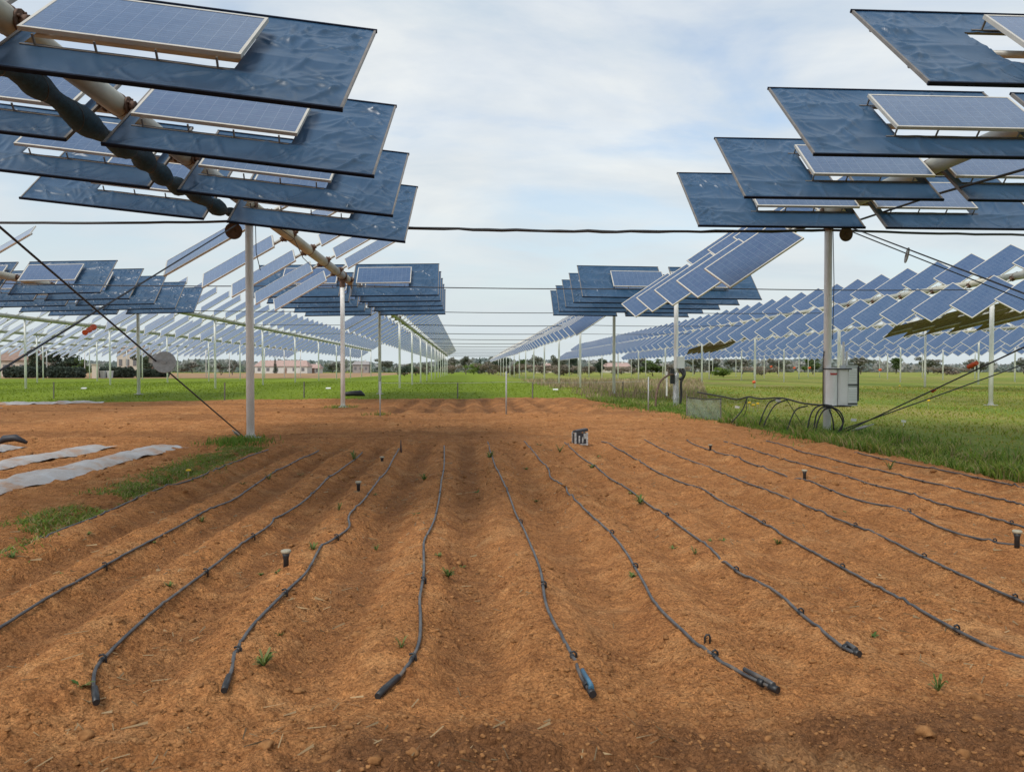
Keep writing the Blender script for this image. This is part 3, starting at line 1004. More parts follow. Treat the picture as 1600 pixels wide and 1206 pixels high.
dA = Vector((-.02, 11.8, 4.25)); dR = Vector((-.2, -11.6, 3.5))
sleeve(140, 515, 9.25, (0, 11.8, 4.25), .24, .032, "orange tape marker on the descending brace wire at left")
sleeve(1520, 570, 11.6, dR, .20, .036, "larger orange tape marker on the steep brace wire at right")
sleeve(1459, 610, 12.9, dR, .09, .028, "smaller orange tape marker lower on the steep brace wire at right")
for px, py, Y, t_ in ((1265, 575, 52, "just left of the cabinet post"), (1375, 578, 52, "beyond the grey cabinet on a far post"), (1178, 597, 45, "low on a far post above the black cables"),
                      (1205, 573, 60, "in front of the far bushes, farthest left"), (1241, 575, 60, "in front of the far bushes, middle one")):
    sleeve(px, py, Y, (.9, -.3, .3), .18, .085, "orange tape marker " + t_, "wire_marker")

# rolled net along the front left tube
pts = []; rad = []
n = 90
for i in range(n + 1):
    t = i / n
    yv = 15.5 - 10.6 * t
    px_ = L1X - 0.10 - 0.06 * math.sin(t * 9)
    zz = BZ - 0.30 - 0.16 * math.sin(min(1, t * 1.2) * math.pi) ** 0.8 - 0.03 * math.sin(t * 26)
    pts.append((px_, yv, zz)); rad.append(0.110 + 0.030 * math.sin(t * 80 + 1.2 * math.sin(t * 17)) + 0.022 * random.random() - 0.05 * (t < 0.05))
nm = MB(); nm.tube(pts, rad, 14)
roll_net = link("rolled_net", nm.mesh("rolled_net", M["net"], True)); tag(roll_net, "thick dark green net rolled and roped under the front left tube", "net")
rm = MB()
sp_ = []
for i in range(260):
    t = i / 260; j = t * n; i0 = int(j); fr = j - i0
    c = Vector(pts[i0]).lerp(Vector(pts[i0 + 1]), fr); r_ = rad[i0] * (1 - fr) + rad[i0 + 1] * fr - .006
    a_ = t * 2 * math.pi * 15
    sp_.append(c + Vector((math.cos(a_) * r_, 0, math.sin(a_) * r_)))
rm.tube(sp_, 0.011, 6)
link("binding_rope", rm.mesh("binding_rope", M["black"], True), roll_net)
# thin hanging cords at the left post
wire("hanging_cord", [(L1X + .18, 16.0, 4.3), (L1X + .19, 16.0, 3.7), (L1X + .27, 16.0, 3.35)], 0.008, "thin cord hanging beside the front left post", "cord")
wire("hanging_cord", [(L1X + .23, 16.4, 4.5), (L1X + .6, 17.6, 4.25), (L1X + .4, 19.5, 4.1), (L1X + .2, 22, 4.15)], 0.010, "thin cord looping along the tube behind the front left post", "cord")

# ------------------------------------------------------------------ drip hoses
HOSES = [
    [(7, 857), (58, 843), (93, 829), (155, 806), (217, 777), (252, 763), (289, 754), (333, 736), (360, 723), (419, 703)],
    [(-60, 1012), (9, 979), (65, 952), (125, 917), (185, 885), (248, 851), (283, 829), (326, 806), (372, 773), (422, 750), (461, 727), (498, 703)],
    [(150, 1099), (146, 1080), (149, 1045), (159, 1027), (200, 987), (250, 947), (300, 917), (355, 877), (391, 851), (420, 827), (430, 814), (453, 798), (481, 777), (515, 748), (543, 728), (566, 707)],
    [(352, 1075), (361, 1045), (370, 1015), (395, 977), (440, 930), (480, 890), (500, 856), (519, 843), (545, 823), (546, 804), (570, 779), (585, 758), (598, 742), (608, 728), (627, 697)],
    [(595, 1085), (620, 1055), (640, 1030), (655, 1000), (657, 965), (656, 935), (662, 895), (662, 860), (664, 842), (680, 808), (688, 767), (690, 749), (694, 727), (694, 696)],
    [(925, 1090), (910, 1060), (890, 1017), (865, 972), (852, 940), (845, 895), (831, 858), (819, 830), (805, 802), (791, 764), (779, 739), (771, 721), (762, 692)],
    [(1212, 1081), (1180, 1060), (1150, 1042), (1105, 1015), (1070, 987), (1025, 945), (1007, 912), (992, 887), (974, 857), (947, 828), (915, 797), (888, 772), (883, 761), (861, 747), (857, 733), (846, 722), (832, 705), (819, 691)],
    [(1340, 1022), (1315, 1010), (1250, 960), (1210, 925), (1160, 897), (1142, 886), (1085, 840), (1060, 819), (1022, 796), (1001, 777), (976, 761), (947, 742), (932, 730), (910, 716), (894, 703), (882, 692)],
    [(1680, 1050), (1595, 1020), (1550, 1007), (1470, 972), (1390, 930), (1330, 895), (1297, 877), (1225, 840), (1174, 807), (1135, 788), (1100, 767), (1067, 756), (1030, 738), (994, 717), (963, 702), (940, 689)],
    [(1660, 975), (1595, 944), (1525, 910), (1467, 880), (1415, 857), (1367, 832), (1309, 811), (1251, 788), (1197, 767), (1162, 753), (1127, 738), (1077, 718), (1038, 703), (1007, 689)],
    [(1650, 864), (1594, 854), (1561, 848), (1495, 834), (1441, 811), (1406, 798), (1352, 784), (1305, 769), (1278, 759), (1228, 741), (1189, 728), (1135, 711), (1092, 697), (1073, 689)],
    [(1650, 833), (1594, 820), (1561, 811), (1515, 800), (1464, 784), (1406, 765), (1356, 753), (1309, 740), (1251, 722), (1212, 712), (1162, 698), (1131, 689)],
    [(1660, 803), (1594, 787), (1522, 771), (1453, 753), (1387, 736), (1309, 718), (1251, 705), (1197, 689)],
    [(1660, 775), (1594, 762), (1522, 747), (1406, 722), (1336, 707)],
]
HLAB = ["drip hose through the weedy strip, farthest left", "long drip hose leaving the frame at left, beside the weedy strip", "drip hose ending furthest left in the foreground, with a hooked end",
        "drip hose whose short stub ends beside the hooked one", "drip hose bending left at its near end, left of centre", "drip hose right of centre with a blue end fitting",
        "drip hose passing a clip hoop to a folded silver end", "half buried drip hose broken near its middle, with a short black end", "drip hose with a clip at the near right corner",
        "drip hose next beyond the one at the near right corner", "drip hose passing the sprinkler at the right edge", "drip hose on the third bed from the grass verge",
        "drip hose on the second bed from the grass verge", "drip hose lying along the grass verge at right"]


def spline(pts, step):
    """Catmull-Rom through the points, resampled"""
    P_ = [pts[0] + (pts[0] - pts[1])] + pts + [pts[-1] + (pts[-1] - pts[-2])]
    out = []
    for i in range(1, len(P_) - 2):
        n_ = max(2, int((P_[i + 1] - P_[i]).length / step))
        for k in range(n_):
            t = k / n_
            a, b2, c, d = P_[i - 1], P_[i], P_[i + 1], P_[i + 2]
            out.append(0.5 * ((2 * b2) + (c - a) * t + (2 * a - 5 * b2 + 4 * c - d) * t * t + (3 * b2 - 3 * c + d - a) * t ** 3))
    out.append(P_[-2])
    return out


def drape(p, r):
    return Vector((p.x, p.y, max(H(p.x, p.y), H(p.x + .02, p.y), H(p.x - .02, p.y)) + r))


for hi_, (poly, lab) in enumerate(zip(HOSES, HLAB)):
    g = []
    for px, py in poly:
        p = ground_at(px, py, 0.02)
        p = ground_at(px, py, H(p.x, p.y, False) + 0.01)
        g.append(p)
    c = spline(g, 0.05)
    X_ = np.array([p.x for p in c]); Y_ = np.array([p.y for p in c])
    Zc = np.maximum(height(X_, Y_), np.maximum(height(X_ + .012, Y_), height(X_ - .012, Y_)))
    # the hose bridges small hollows
    k_ = 9
    Zs = np.convolve(np.pad(Zc, k_, mode="edge"), np.ones(2 * k_ + 1) / (2 * k_ + 1), "valid")
    Zf = 0.12 * Zc + 0.88 * np.maximum(Zs, Zc - .010) + 0.008
    if hi_ == 7:
        s_ = np.exp(-(((Y_ - 5.28) / .05) ** 2)); Zf = Zf - 0.03 * s_     # dips into the soil
    if hi_ == 10:
        s_ = np.exp(-(((Y_ - 9.35) / .13) ** 2)); Zf = Zf - 0.04 * s_
    pts = [Vector((x_, y_, z_)) for x_, y_, z_ in zip(X_, Y_, Zf)]
    hm_ = MB(); hm_.tube(pts, 0.0088, 8)
    ho = link("drip_hose", hm_.mesh("drip_hose", M["hose"], True)); tag(ho, lab, "hose", "drip hoses on the beds")
    # clips about every metre
    acc = 0.0; nxt = random.uniform(.2, .6) if hi_ not in (3, 4, 5, 6) else 0.33
    for i in range(1, len(pts) - 1):
        acc += (pts[i] - pts[i - 1]).length
        if acc > nxt:
            nxt = acc + random.uniform(0.9, 2.3)
            d = (pts[i + 1] - pts[i - 1]).normalized(); p = pts[i]
            cm = MB()
            cm.tube([p - d * .014, p - d * .012, p + d * .012, p + d * .014], [.010, .0125, .0125, .010], 8)
            if pts[i].y < 7:
                sdir = d.cross(Vector((0, 0, 1))).normalized()
                cm.tube([p + sdir * .018 + Vector((0, 0, -.03)), p + sdir * .018 + Vector((0, 0, .016)), p + sdir * .006 + Vector((0, 0, .026)), p - sdir * .012 + Vector((0, 0, .02))], .0055, 6)
            link("hose_clip", cm.mesh("hose_clip", M["black"], True), ho)
    # end fittings of the hoses that end in view
    if hi_ in (2, 3, 4, 5, 6, 7):
        d = (pts[3] - pts[0]).normalized(); p = pts[0]
        em = MB()
        if hi_ in (5, 6, 7):
            q0 = p + d * .01 + Vector((0, 0, .014)); sd = d.cross(Vector((0, 0, 1))).normalized() * .008
            em.tube([q0, q0 + d * .03 + sd, q0 + d * (.16 if hi_ != 7 else .07) + sd + Vector((0, 0, .006))], [.012, .011, .010], 8, 0)
            em.tube([p - d * .012, p + d * .03], .0165, 8, 1)
            em.tube([p + d * (.06), p + d * (.085)], .018, 8, 1)
            link("hose_end", em.mesh("hose_end", [M["blue"] if hi_ == 5 else M["hose"], M["black"]], True), ho)
        else:
            em.tube([p - d * .03 + Vector((0, 0, -.004)), p + d * .02, p + d * (.10 if hi_ != 4 else .16)], [.014, .0155, .0145], 8, 0)
            link("hose_end", em.mesh("hose_end", M["black"], True), ho)
# hoop clip by the folded silver end
p = ground_at(1105, 1012, 0.02); p.z = H(p.x, p.y)
cm = MB(); cm.tube([p + Vector((-.010, 0, -.02)), p + Vector((-.012, 0, .032)), p + Vector((-.004, 0, .044)), p + Vector((.008, 0, .044)), p + Vector((.014, 0, .032)), p + Vector((.012, 0, -.01))], .005, 6)
tag(link("clip_hoop", cm.mesh("clip_hoop", M["black"], True)), "small black wire hoop standing over a drip hose", "clip")

# ------------------------------------------------------------------ sprinklers
SPR = [(447, 889, 1.0, "tallest pop-up sprinkler, between two hoses at left foreground"), (560, 769, .9, "pop-up sprinkler between hoses, left of centre"), (597, 722, .8, "small far pop-up sprinkler near the left bed ends"),
       (1257, 751, .95, "pop-up sprinkler amid the right-hand beds"), (1110, 704, .8, "small far pop-up sprinkler on the right-hand beds"), (1589, 857, 1.05, "pop-up sprinkler cut by the frame's right edge")]
for px, py, s_, lab in SPR:
    p = ground_at(px, py, 0.0); p = ground_at(px, py, H(p.x, p.y, False)); p.z = H(p.x, p.y) - .02
    o = empty("sprinkler", p, lab, "sprinkler", "pop-up sprinklers in the soil")
    b_ = MB(); b_.tube([(0, 0, -.03), (0, 0, .085 * s_), (0, 0, .095 * s_), (0, 0, .12 * s_)], [.018, .018, .020, .026], 14)
    link("riser", b_.mesh("riser", M["black"], True), o)
    c_ = MB(); c_.tube([(0, 0, .12 * s_), (0, 0, .126 * s_), (0, 0, .138 * s_), (0, 0, .141 * s_)], [.027, .033, .033, .028], 16)
    link("cap", c_.mesh("cap", M["cap"], True), o)
p = ground_at(625, 712, 0.0); s_ = MB(); s_.tube([(0, 0, -.05), (.012, 0, .12), (.015, 0, .2)], [.012, .011, .008], 6); s_.tube([(.03, .01, -.05), (.02, .0, .12)], .008, 6)
tag(link("garden_peg", s_.mesh("garden_peg", M["rust"], True), None, (p.x, p.y, H(p.x, p.y))), "small reddish peg stuck in the soil near the far bed ends", "peg")

# ------------------------------------------------------------------ weeds
def weed_mesh(seed, n, ln, up):
    r_ = random.Random(seed); m_ = MB(); cols = []
    for k in range(n):
        a = r_.uniform(0, 6.28); L = ln * r_.uniform(.5, 1.1); w = L * r_.uniform(.07, .15); rise = up * r_.uniform(.4, 1.2)
        dx, dy = math.cos(a), math.sin(a); ox, oy = -dy, dx
        vs = []
        for t, ww, zz in ((0, .3, 0), (.4, 1, .65), (.75, .8, .95), (1, .05, .85)):
            for s__ in (-1, 1):
                vs.append((dx * L * t + ox * w * ww * s__, dy * L * t + oy * w * ww * s__, rise * L * zz))
        m_.add(vs, [(0, 1, 3, 2), (2, 3, 5, 4), (4, 5, 7, 6)])
        c = random.Random(seed * 99 + k).choice([(0.10, 0.17, 0.03), (0.14, 0.20, 0.05), (0.07, 0.13, 0.025), (0.19, 0.20, 0.07)])
        cols += [c] * 8
    me = m_.mesh("weed", M["blades"])
    colour_attr(me, np.array(cols))
    return me


WM = [weed_mesh(1, 26, .042, .9), weed_mesh(2, 18, .042, .5), weed_mesh(3, 30, .05, 1.0), weed_mesh(4, 22, .055, .4), weed_mesh(5, 16, .045, 1.3)]
WEEDS = [(407, 893), (432, 897), (490, 860), (585, 772), (553, 720), (685, 868), (723, 885), (663, 750), (650, 808), (588, 858), (822, 733), (838, 785), (765, 716), (843, 698), (875, 707), (925, 731), (935, 717),
         (1000, 790), (988, 898), (1085, 872), (1110, 846), (1130, 846), (1215, 851), (1365, 992), (1466, 1082), (265, 915), (436, 985), (412, 1045), (128, 1075), (627, 1010), (240, 848), (138, 835), (20, 890), (986, 770),
         (1390, 735), (1052, 860), (1320, 800), (700, 905), (745, 770), (530, 800), (95, 900), (380, 760), (315, 820), (470, 745), (420, 755)]
for i, (px, py) in enumerate(WEEDS):
    p = ground_at(px, py, 0.0); p = ground_at(px, py, H(p.x, p.y, False))
    side = "left beds" if px < 560 else "centre beds" if px < 960 else "right beds"
    dist = "near" if py > 870 else "middle" if py > 760 else "far"
    o = link("weed_sprout", WM[i % 5], None, (p.x, p.y, H(p.x, p.y) - .004)); o.rotation_euler = (0, 0, i * 1.7)
    s_ = (0.7 + 0.5 * ((i * 37) % 10) / 10) * (1.0 if py > 800 else 1.35 if py > 740 else 2.0); o.scale = (s_,) * 3
    tag(o, "small green weed sprout on bare soil, %s part of the %s" % (dist, side), "weed", "weeds on the %s, %s part" % (side, dist))
p = ground_at(293, 748, 0.0)
fl = empty("dandelion", (p.x, p.y, H(p.x, p.y)), "single yellow dandelion in the weedy strip", "flower")
s_ = MB(); s_.tube([(0, 0, 0), (.01, 0, .06), (.012, 0, .10)], .004, 6); link("stem", s_.mesh("stem", M["cap"], True), fl)
s_ = MB(); s_.tube([(.012, 0, .10), (.012, 0, .105), (.012, 0, .122)], [.01, .035, .026], 14); link("flower_head", s_.mesh("flower_head", M["yellow"]), fl)
for i, (px, py) in enumerate([(1170, 645), (1176, 650), (1183, 647), (1405, 615), (1450, 640)]):
    p = ground_at(px, py, 0.0)
    fl = empty("yellow_flower", (p.x, p.y, H(p.x, p.y, False)), "yellow wild flowers in the grass by the black cables" if i < 3 else "yellow flower out in the right meadow", "flower", "yellow flowers by the cables" if i < 3 else "yellow flowers in the meadow")
    s_ = MB(); s_.tube([(0, 0, 0), (.02, 0, .2), (.02, 0, .30)], .006, 6); link("stem", s_.mesh("stem", M["cap"], True), fl)
    s_ = MB(); s_.tube([(.02, 0, .29), (.02, 0, .31), (.02, 0, .35)], [.02, .05, .035], 10); link("flower_head", s_.mesh("flower_head", M["yellow"]), fl)

# ------------------------------------------------------------------ mulch film strips
def mulch(x0, y0, x1, y1, w, hgt, label, seed):
    L = math.hypot(x1 - x0, y1 - y0); n = int(L / .06); mseg = 20
    d = Vector(((x1 - x0) / L, (y1 - y0) / L, 0)); s = Vector((d.y, -d.x, 0)); X = []; Y = []; Z = []
    for i in range(n + 1):
        t = i / n
        endf = float(sstep(0, .06, t) * sstep(0, .06, 1 - t))
        for k in range(mseg + 1):
            q = k / mseg * 2 - 1
            ww = w / 2 * (1 + .14 * math.sin(t * 19 + seed + (2 if q > 0 else 0)) + .05 * math.sin(t * 53))
            p = Vector((x0, y0, 0)) + d * L * t + s * (q * ww)
            X.append(p.x); Y.append(p.y); Z.append(hgt * max(0, 1 - abs(q) ** 2.4) * endf)
    X = np.array(X); Y = np.array(Y)
    Zb = height(X, Y, False) + np.array(Z) + 0.012 + 0.085 * (fbm(X * 4.5, Y * 2.5, 600 + seed, 3) - .45)
    i0 = np.arange(n)[:, None] * (mseg + 1) + np.arange(mseg)[None]
    q = np.stack([i0, i0 + 1, i0 + mseg + 2, i0 + mseg + 1], -1).reshape(-1, 4)[:, ::-1]
    o = link("mulch_film_strip", np_mesh("mulch_film_strip", np.stack([X, Y, Zb], -1), q, M["mulch"]))
    tag(o, label, "mulch film", "white plastic mulch strips")


mulch(-5.55, 5.0, -5.35, 14.6, .60, .075, "pale plastic mulch strip nearest the weedy strip", 1)
mulch(-7.0, 6.0, -6.55, 14.5, .58, .07, "middle pale plastic mulch strip at left", 2)
mulch(-8.7, 8, -8.15, 14.6, .6, .08, "pale mulch strip farthest left, with a dark lump at its end", 3)
mulch(-24, 29.2, -14.6, 32.4, .9, .08, "distant pale plastic strip along the grass edge at left", 4)
mulch(-24, 27.2, -17.2, 29.4, .8, .08, "distant pale plastic strip on soil, just before the grass edge", 5)
p = ground_at(20, 692, 0.0); s_ = MB()
s_.tube([(-.3, 0, .03), (-.15, 0, .12), (.05, 0, .14), (.25, 0, .05)], [.03, .07, .065, .03], 10)
tag(link("film_bundle", s_.mesh("film_bundle", M["wire"], True), None, (p.x, p.y, H(p.x, p.y))), "dark bundled film lying at the end of a mulch strip", "bundle")

# ------------------------------------------------------------------ crate
p = ground_at(906, 695, 0.0); z_ = H(p.x, p.y)
cr = empty("plant_crate", (p.x, p.y, z_), "small white crate of black pots standing on the soil", "crate")
cr.rotation_euler = (0, 0, .15); cr.scale = (.86, .86, .92)
s_ = MB()
for sx_ in (-1, 1):
    for sy_ in (-1, 1):
        s_.box((sx_ * .125, sy_ * .10, .12), (.035, .03, .25))
s_.box((0, 0, .012), (.25, .2, .02)); s_.box((.13, 0, .12), (.012, .17, .2), 1); s_.box((-.13, 0, .12), (.012, .17, .2), 1); s_.box((0, -.098, .13), (.21, .008, .21), 1); s_.box((-.045, -.109, .11), (.03, .010, .14)); s_.box((.03, -.109, .10), (.028, .010, .11)); s_.box((.075, -.1095, .17), (.05, .010, .10))
link("crate_body", s_.mesh("crate_body", [plain("grimy_white_crate", (0.38, 0.39, 0.39), 0.6, 0, 0.6, 30), M["wire"]]), cr)
for dx, dy, tz in ((-.06, -.04, .0), (.05, -.03, .01), (-.01, .05, .02)):
    s_ = MB(); s_.tube([(dx, dy, .03 + tz), (dx, dy, .2 + tz), (dx, dy, .21 + tz)], [.045, .062, .066], 12); link("pot", s_.mesh("pot", M["black"]), cr)
s_ = MB(); s_.box((0.03, 0, .275), (.24, .19, .05), 0, Matrix.Rotation(-.16, 3, 'Y')); s_.box((-.10, -.03, .25), (.10, .12, .04), 0, Matrix.Rotation(.3, 3, 'Y'))
link("pot_tray", s_.mesh("pot_tray", M["wire"]), cr)

# ------------------------------------------------------------------ cabinets on the front right post
gz = H(R1X, Z0, False)
cb = empty("control_cabinet", (R1X + .16, Z0 - .12, gz), "narrow white cabinet with red label strapped to the front right post", "cabinet")
s_ = MB(); s_.tube([(-.13, 0, .60), (-.13, 0, 1.40)], .115, 18); s_.box((.10, 0.02, 1.0), (.20, .17, .78)); s_.box((.10, -.07, 1.0), (.15, .02, .70))
link("casing", s_.mesh("casing", M["whitebox"]), cb)
for zz in (.585, 1.37):
    s_ = MB(); s_.box((.0, -.01, zz), (.50, .245, .024)); link("strap", s_.mesh("strap", M["black"]), cb)
s_ = MB(); s_.box((-.135, -.117, 1.27), (.14, .006, .05)); s_.box((-.135, -.119, 1.285), (.12, .006, .012), 1); link("warning_label", s_.mesh("warning_label", [M["red"], M["whitepl"]]), cb)
cb2 = empty("inverter_box", (R1X + .44, Z0 - .05, gz), "grey inverter box with two louvred panels beside the white cabinet", "cabinet")
cb2.rotation_euler = (0, 0, .25)
s_ = MB(); s_.box((0, 0, 1.02), (.30, .20, .86)); link("casing", s_.mesh("casing", M["greybox"]), cb2)
for zz in (1.22, .82):
    s_ = MB()
    s_.box((.01, -.108, zz), (.22, .014, .32)); link("louvre_panel", s_.mesh("louvre_panel", M["whitebox"]), cb2)
    s_ = MB()
    for k in range(7):
        s_.box((.01, -.119, zz + .10 - k * .035), (.19, .010, .008))
    link("louvre_slats", s_.mesh("louvre_slats", M["greybox"]), cb2)
    s_ = MB(); s_.box((.01, -.112, zz - .185), (.24, .03, .02)); link("drip_rail", s_.mesh("drip_rail", M["wire"]), cb2)
s_ = MB(); s_.box((.155, -.02, 1.06), (.016, .22, .74)); link("door_edge", s_.mesh("door_edge", M["wire"]), cb2)
for dx in (.10, .17):
    wire("conduit_pipe", [(R1X + .26 + dx, Z0 + .02, gz + 1.35), (R1X + .26 + dx, Z0 + .02, gz + (1.95 if dx < .15 else 1.75))], .024, "%s grey conduit pipe above the cabinets" % ("taller" if dx < .15 else "shorter"), "pipe", "post", 10)
wire("post_cable", [(R1X - .10, Z0 - .02, gz + .6), (R1X - .105, Z0 - .03, gz + 1.6), (R1X - .09, Z0 - .03, gz + 1.75)], .011, "black cable up the left side of the cabinet post", "cable", "black")
wire("post_cable", [(R1X + .11, Z0, gz + 2.0), (R1X + .13, Z0, gz + 3.2), (R1X + .10, Z0, gz + 4.3)], .009, "thin dark cable up the right side of the cabinet post", "cable", "black")

# black cable loops at the foot of the cabinet post
LOOPS = [([(1300, 634), (1283, 633), (1268, 645), (1258, 688)], "outer black cable loop left of the cabinet post"), ([(1298, 636), (1284, 637), (1275, 650), (1270, 684)], "second black cable loop left of the cabinet post"),
         ([(1300, 637), (1288, 640), (1279, 655), (1272, 682)], "third black cable loop left of the cabinet post"), ([(1298, 636), (1308, 643), (1317, 660), (1312, 676)], "black cable loop right of the cabinet post"),
         ([(1296, 640), (1301, 655), (1303, 672)], "short black cable hugging the cabinet post's foot"), ([(1290, 634), (1310, 641), (1318, 658), (1308, 678)], "widest black cable loop right of the cabinet post")]
for i, (pl, lab) in enumerate(LOOPS):
    pts = spline([at_depth(px, py, 15.85 - .06 * i) for px, py in pl], .05)
    wire("cable_loop", pts, .016, lab, "cable", "black", 8, "black cable loops at the cabinet post")
FENCEC = [(1090, 613), (1130, 620), (1152, 624), (1170, 620), (1188, 623), (1222, 622), (1255, 630), (1295, 634)]
YF = [20.2, 19.2, 18.7, 18.3, 17.9, 17.3, 16.6, 15.95]
wire("feeder_cable", spline([at_depth(px, py, Y) for (px, py), Y in zip(FENCEC, YF)], .08), .018, "long black cable slung along the verge to the cabinet post", "cable", "black", 8)
for i, (pl, Y, lab) in enumerate([([(1222, 622), (1203, 628), (1193, 645), (1186, 664)], 17.3, "black cable arch beside the white tag, left one"), ([(1232, 624), (1212, 632), (1200, 650), (1192, 668)], 17.1, "black cable arch beside the white tag, right one"),
                                  ([(1168, 620), (1160, 640), (1143, 660)], 18.3, "black cable slanting down beside the yellow flowers"), ([(1262, 634), (1244, 640), (1234, 660), (1228, 680)], 16.4, "black cable arch midway to the cabinet post"),
                                  ([(1166, 620), (1166, 640), (1160, 652)], 18.4, "thin black cable hanging straight beside the yellow flowers"), ([(1230, 626), (1242, 645), (1256, 668)], 16.9, "thin black cable slanting right toward the cabinet post")]):
    wire("cable_arch", spline([at_depth(px, py, Y) for px, py in pl], .06), .015 if i not in (4, 5) else .008, lab, "cable", "black", 8, "black cable arches on the verge")
for px, py, Y, lab in ((1216, 626, 17.2, "small white tag hanging from the slung cable"), (1152, 636, 18.5, "small white tag low beside the slanting cable"), (1412, 658, 18, "white card on a peg out in the right meadow"), (1334, 656, 15.5, "pale strap on the brace wires near the ground")):
    c = at_depth(px, py, Y); s_ = MB(); s_.box(c, (.11, .012, .055), 0, Matrix.Rotation(.12, 3, 'Y'))
    if py == 658:
        s_.tube([(c.x, c.y + .01, -.02), (c.x, c.y + .01, c.z)], .006, 5)
    tag(link("white_tag", s_.mesh("white_tag", M["whitepl"])), lab, "tag")
for px, py, lab in ((131, 609, "small white scrap on the green field at far left"), (513, 609, "small white scrap on the field near the left row's post"), (868, 611, "small white scrap on the field right of centre")):
    p = ground_at(px, py, .1); s_ = MB(); s_.box((0, 0, .05), (.30, .2, .06), 0, Matrix.Rotation(.3, 3, 'X'))
    tag(link("white_scrap", s_.mesh("white_scrap", M["whitepl"]), None, (p.x, p.y, H(p.x, p.y, False))), lab, "scrap")

# netting screen on the verge
a0 = ground_at(1073, 652, .0); a1 = ground_at(1126, 660, .0)
ns = empty("netting_screen", a0, "grey netting screen on stakes along the plot's right edge", "screen")
s_ = MB(); v = []; q = []
for i in range(17):
    t = i / 16; p = a0.lerp(a1, t) - a0
    top_ = .60 - .035 * math.sin(t * math.pi) + .03 * t
    for k in range(9):
        v.append((p.x + .02 * math.sin(t * 17 + k), p.y + .03 * math.sin(t * 11), -.02 + top_ * k / 8))
for i in range(16):
    for k in range(8):
        q.append((i * 9 + k, (i + 1) * 9 + k, (i + 1) * 9 + k + 1, i * 9 + k + 1))
s_.add(v, q); link("net", s_.mesh("net", M["netting"], True), ns)
s_ = MB(); s_.tube([(v[i * 9 + 8][0], v[i * 9 + 8][1], v[i * 9 + 8][2]) for i in range(17)], .014, 6); link("top_cord", s_.mesh("top_cord", M["black"], True), ns)
d_ = a1 - a0
for e_ in (Vector((0, 0, 0)), d_):
    s_ = MB(); s_.tube([e_ + Vector((0, 0, -.1)), e_ + Vector((0, 0, .64))], .018, 8); link("stake", s_.mesh("stake", M["wood"]), ns)

# second right post's cabinet, wrap and hose
yb = Z0 + 12; gz = H(R1X, yb, False)
cb = empty("junction_cabinet", (R1X, yb - .12, gz), "small pale cabinet with black cables on the second right post", "cabinet")
s_ = MB(); s_.box((.13, 0, 1.62), (.26, .2, .42)); link("casing", s_.mesh("casing", M["greybox"]), cb)
s_ = MB(); s_.box((-.17, 0.02, 1.12), (.13, .14, .55)); link("side_box", s_.mesh("side_box", M["black"]), cb)
s_ = MB(); s_.tube(spline([Vector((.2, -.05, 1.42)), Vector((.26, -.12, 1.2)), Vector((.12, -.14, .9)), Vector((.14, -.1, .5)), Vector((.1, -.1, .1))], .05), .045, 8); s_.tube(spline([Vector((.05, -.12, 1.4)), Vector((.2, -.16, 1.15)), Vector((.06, -.13, 1.0))], .05), .05, 8)
link("cable_knot", s_.mesh("cable_knot", M["black"], True), cb)
s_ = MB(); s_.tube([(0, .12, .03 + .08 * i) for i in range(16)], [.10 + .025 * random.random() for i in range(16)], 12)
fo = link("foil_wrap", s_.mesh("foil_wrap", M["foil"], True), cb)
s_ = MB(); s_.box((-.36, .05, .85), (.05, .05, .9), 0); link("marker_post", s_.mesh("marker_post", M["whitepl"]), cb)
wire("brown_hose", spline([at_depth(1024, 640, 26.8), at_depth(1026, 615, 26.9), at_depth(1032, 596, 27.2), at_depth(1045, 586, 27.8), at_depth(1052, 585, 28.0)], .06), .035, "brown hose arching up to the second right post", "hose", "rust", 8)
# string fence across the plot
STK = [(594, 649, 1.02, "thin stake left of centre at the far beds", .02), (791, 646, 1.30, "thin pale stake in the middle of the far beds", .024), (1013, 641, 1.12, "thin pale stake at the plot's far right corner", .022)]
tops = []
for px, py, hh, lab, r_ in STK:
    p = ground_at(px, py, .03); z_ = H(p.x, p.y, False)
    s_ = MB(); s_.tube([(p.x, p.y, z_ - .1), (p.x, p.y, z_ + hh)], r_, 8); tag(link("thin_stake", s_.mesh("thin_stake", M["disc"], True)), lab, "stake", "thin pale stakes at the far beds"); tops.append(Vector((p.x, p.y, z_ + .98)))
wire("string_line", sagged(tops[0], tops[1], .02), .005, "string stretched between the left and middle thin stakes", "string", "disc", 5)
wire("string_line", sagged(tops[1], tops[2], .03), .005, "string stretched between the middle and right thin stakes", "string", "disc", 5)
for px, py, hh, lab in ((84, 623, .75, "dark fence stake by the pale strip at far left"), (351, 625, .78, "dark fence stake just left of the front left post"), (475, 622, .75, "dark fence stake between the first two left posts"), (715, 622, .72, "dark fence stake at the grass edge, centre"),
                        (832, 622, .72, "dark fence stake at the grass edge, right of centre"), (973, 616, .62, "dark fence stake beside the third right post")):
    p = ground_at(px, py, .06); z_ = H(p.x, p.y, False)
    s_ = MB(); s_.tube([(p.x, p.y, z_ - .1), (p.x + .01, p.y, z_ + hh)], .03, 6); tag(link("fence_stake", s_.mesh("fence_stake", M["wood"])), lab, "stake", "dark stakes along the grass edge")
# small heap by the second left post
p = ground_at(545, 620, .05); s_ = MB(); s_.tube([(-.4, 0, .02), (-.15, 0, .10), (.2, 0, .14), (.55, .1, .12), (.75, .1, .02)], [.04, .10, .12, .16, .05], 10)
tag(link("film_heap", s_.mesh("film_heap", M["wire"], True), None, (p.x, p.y, H(p.x, p.y, False))), "dark heap on the grass beside the second left post", "heap")

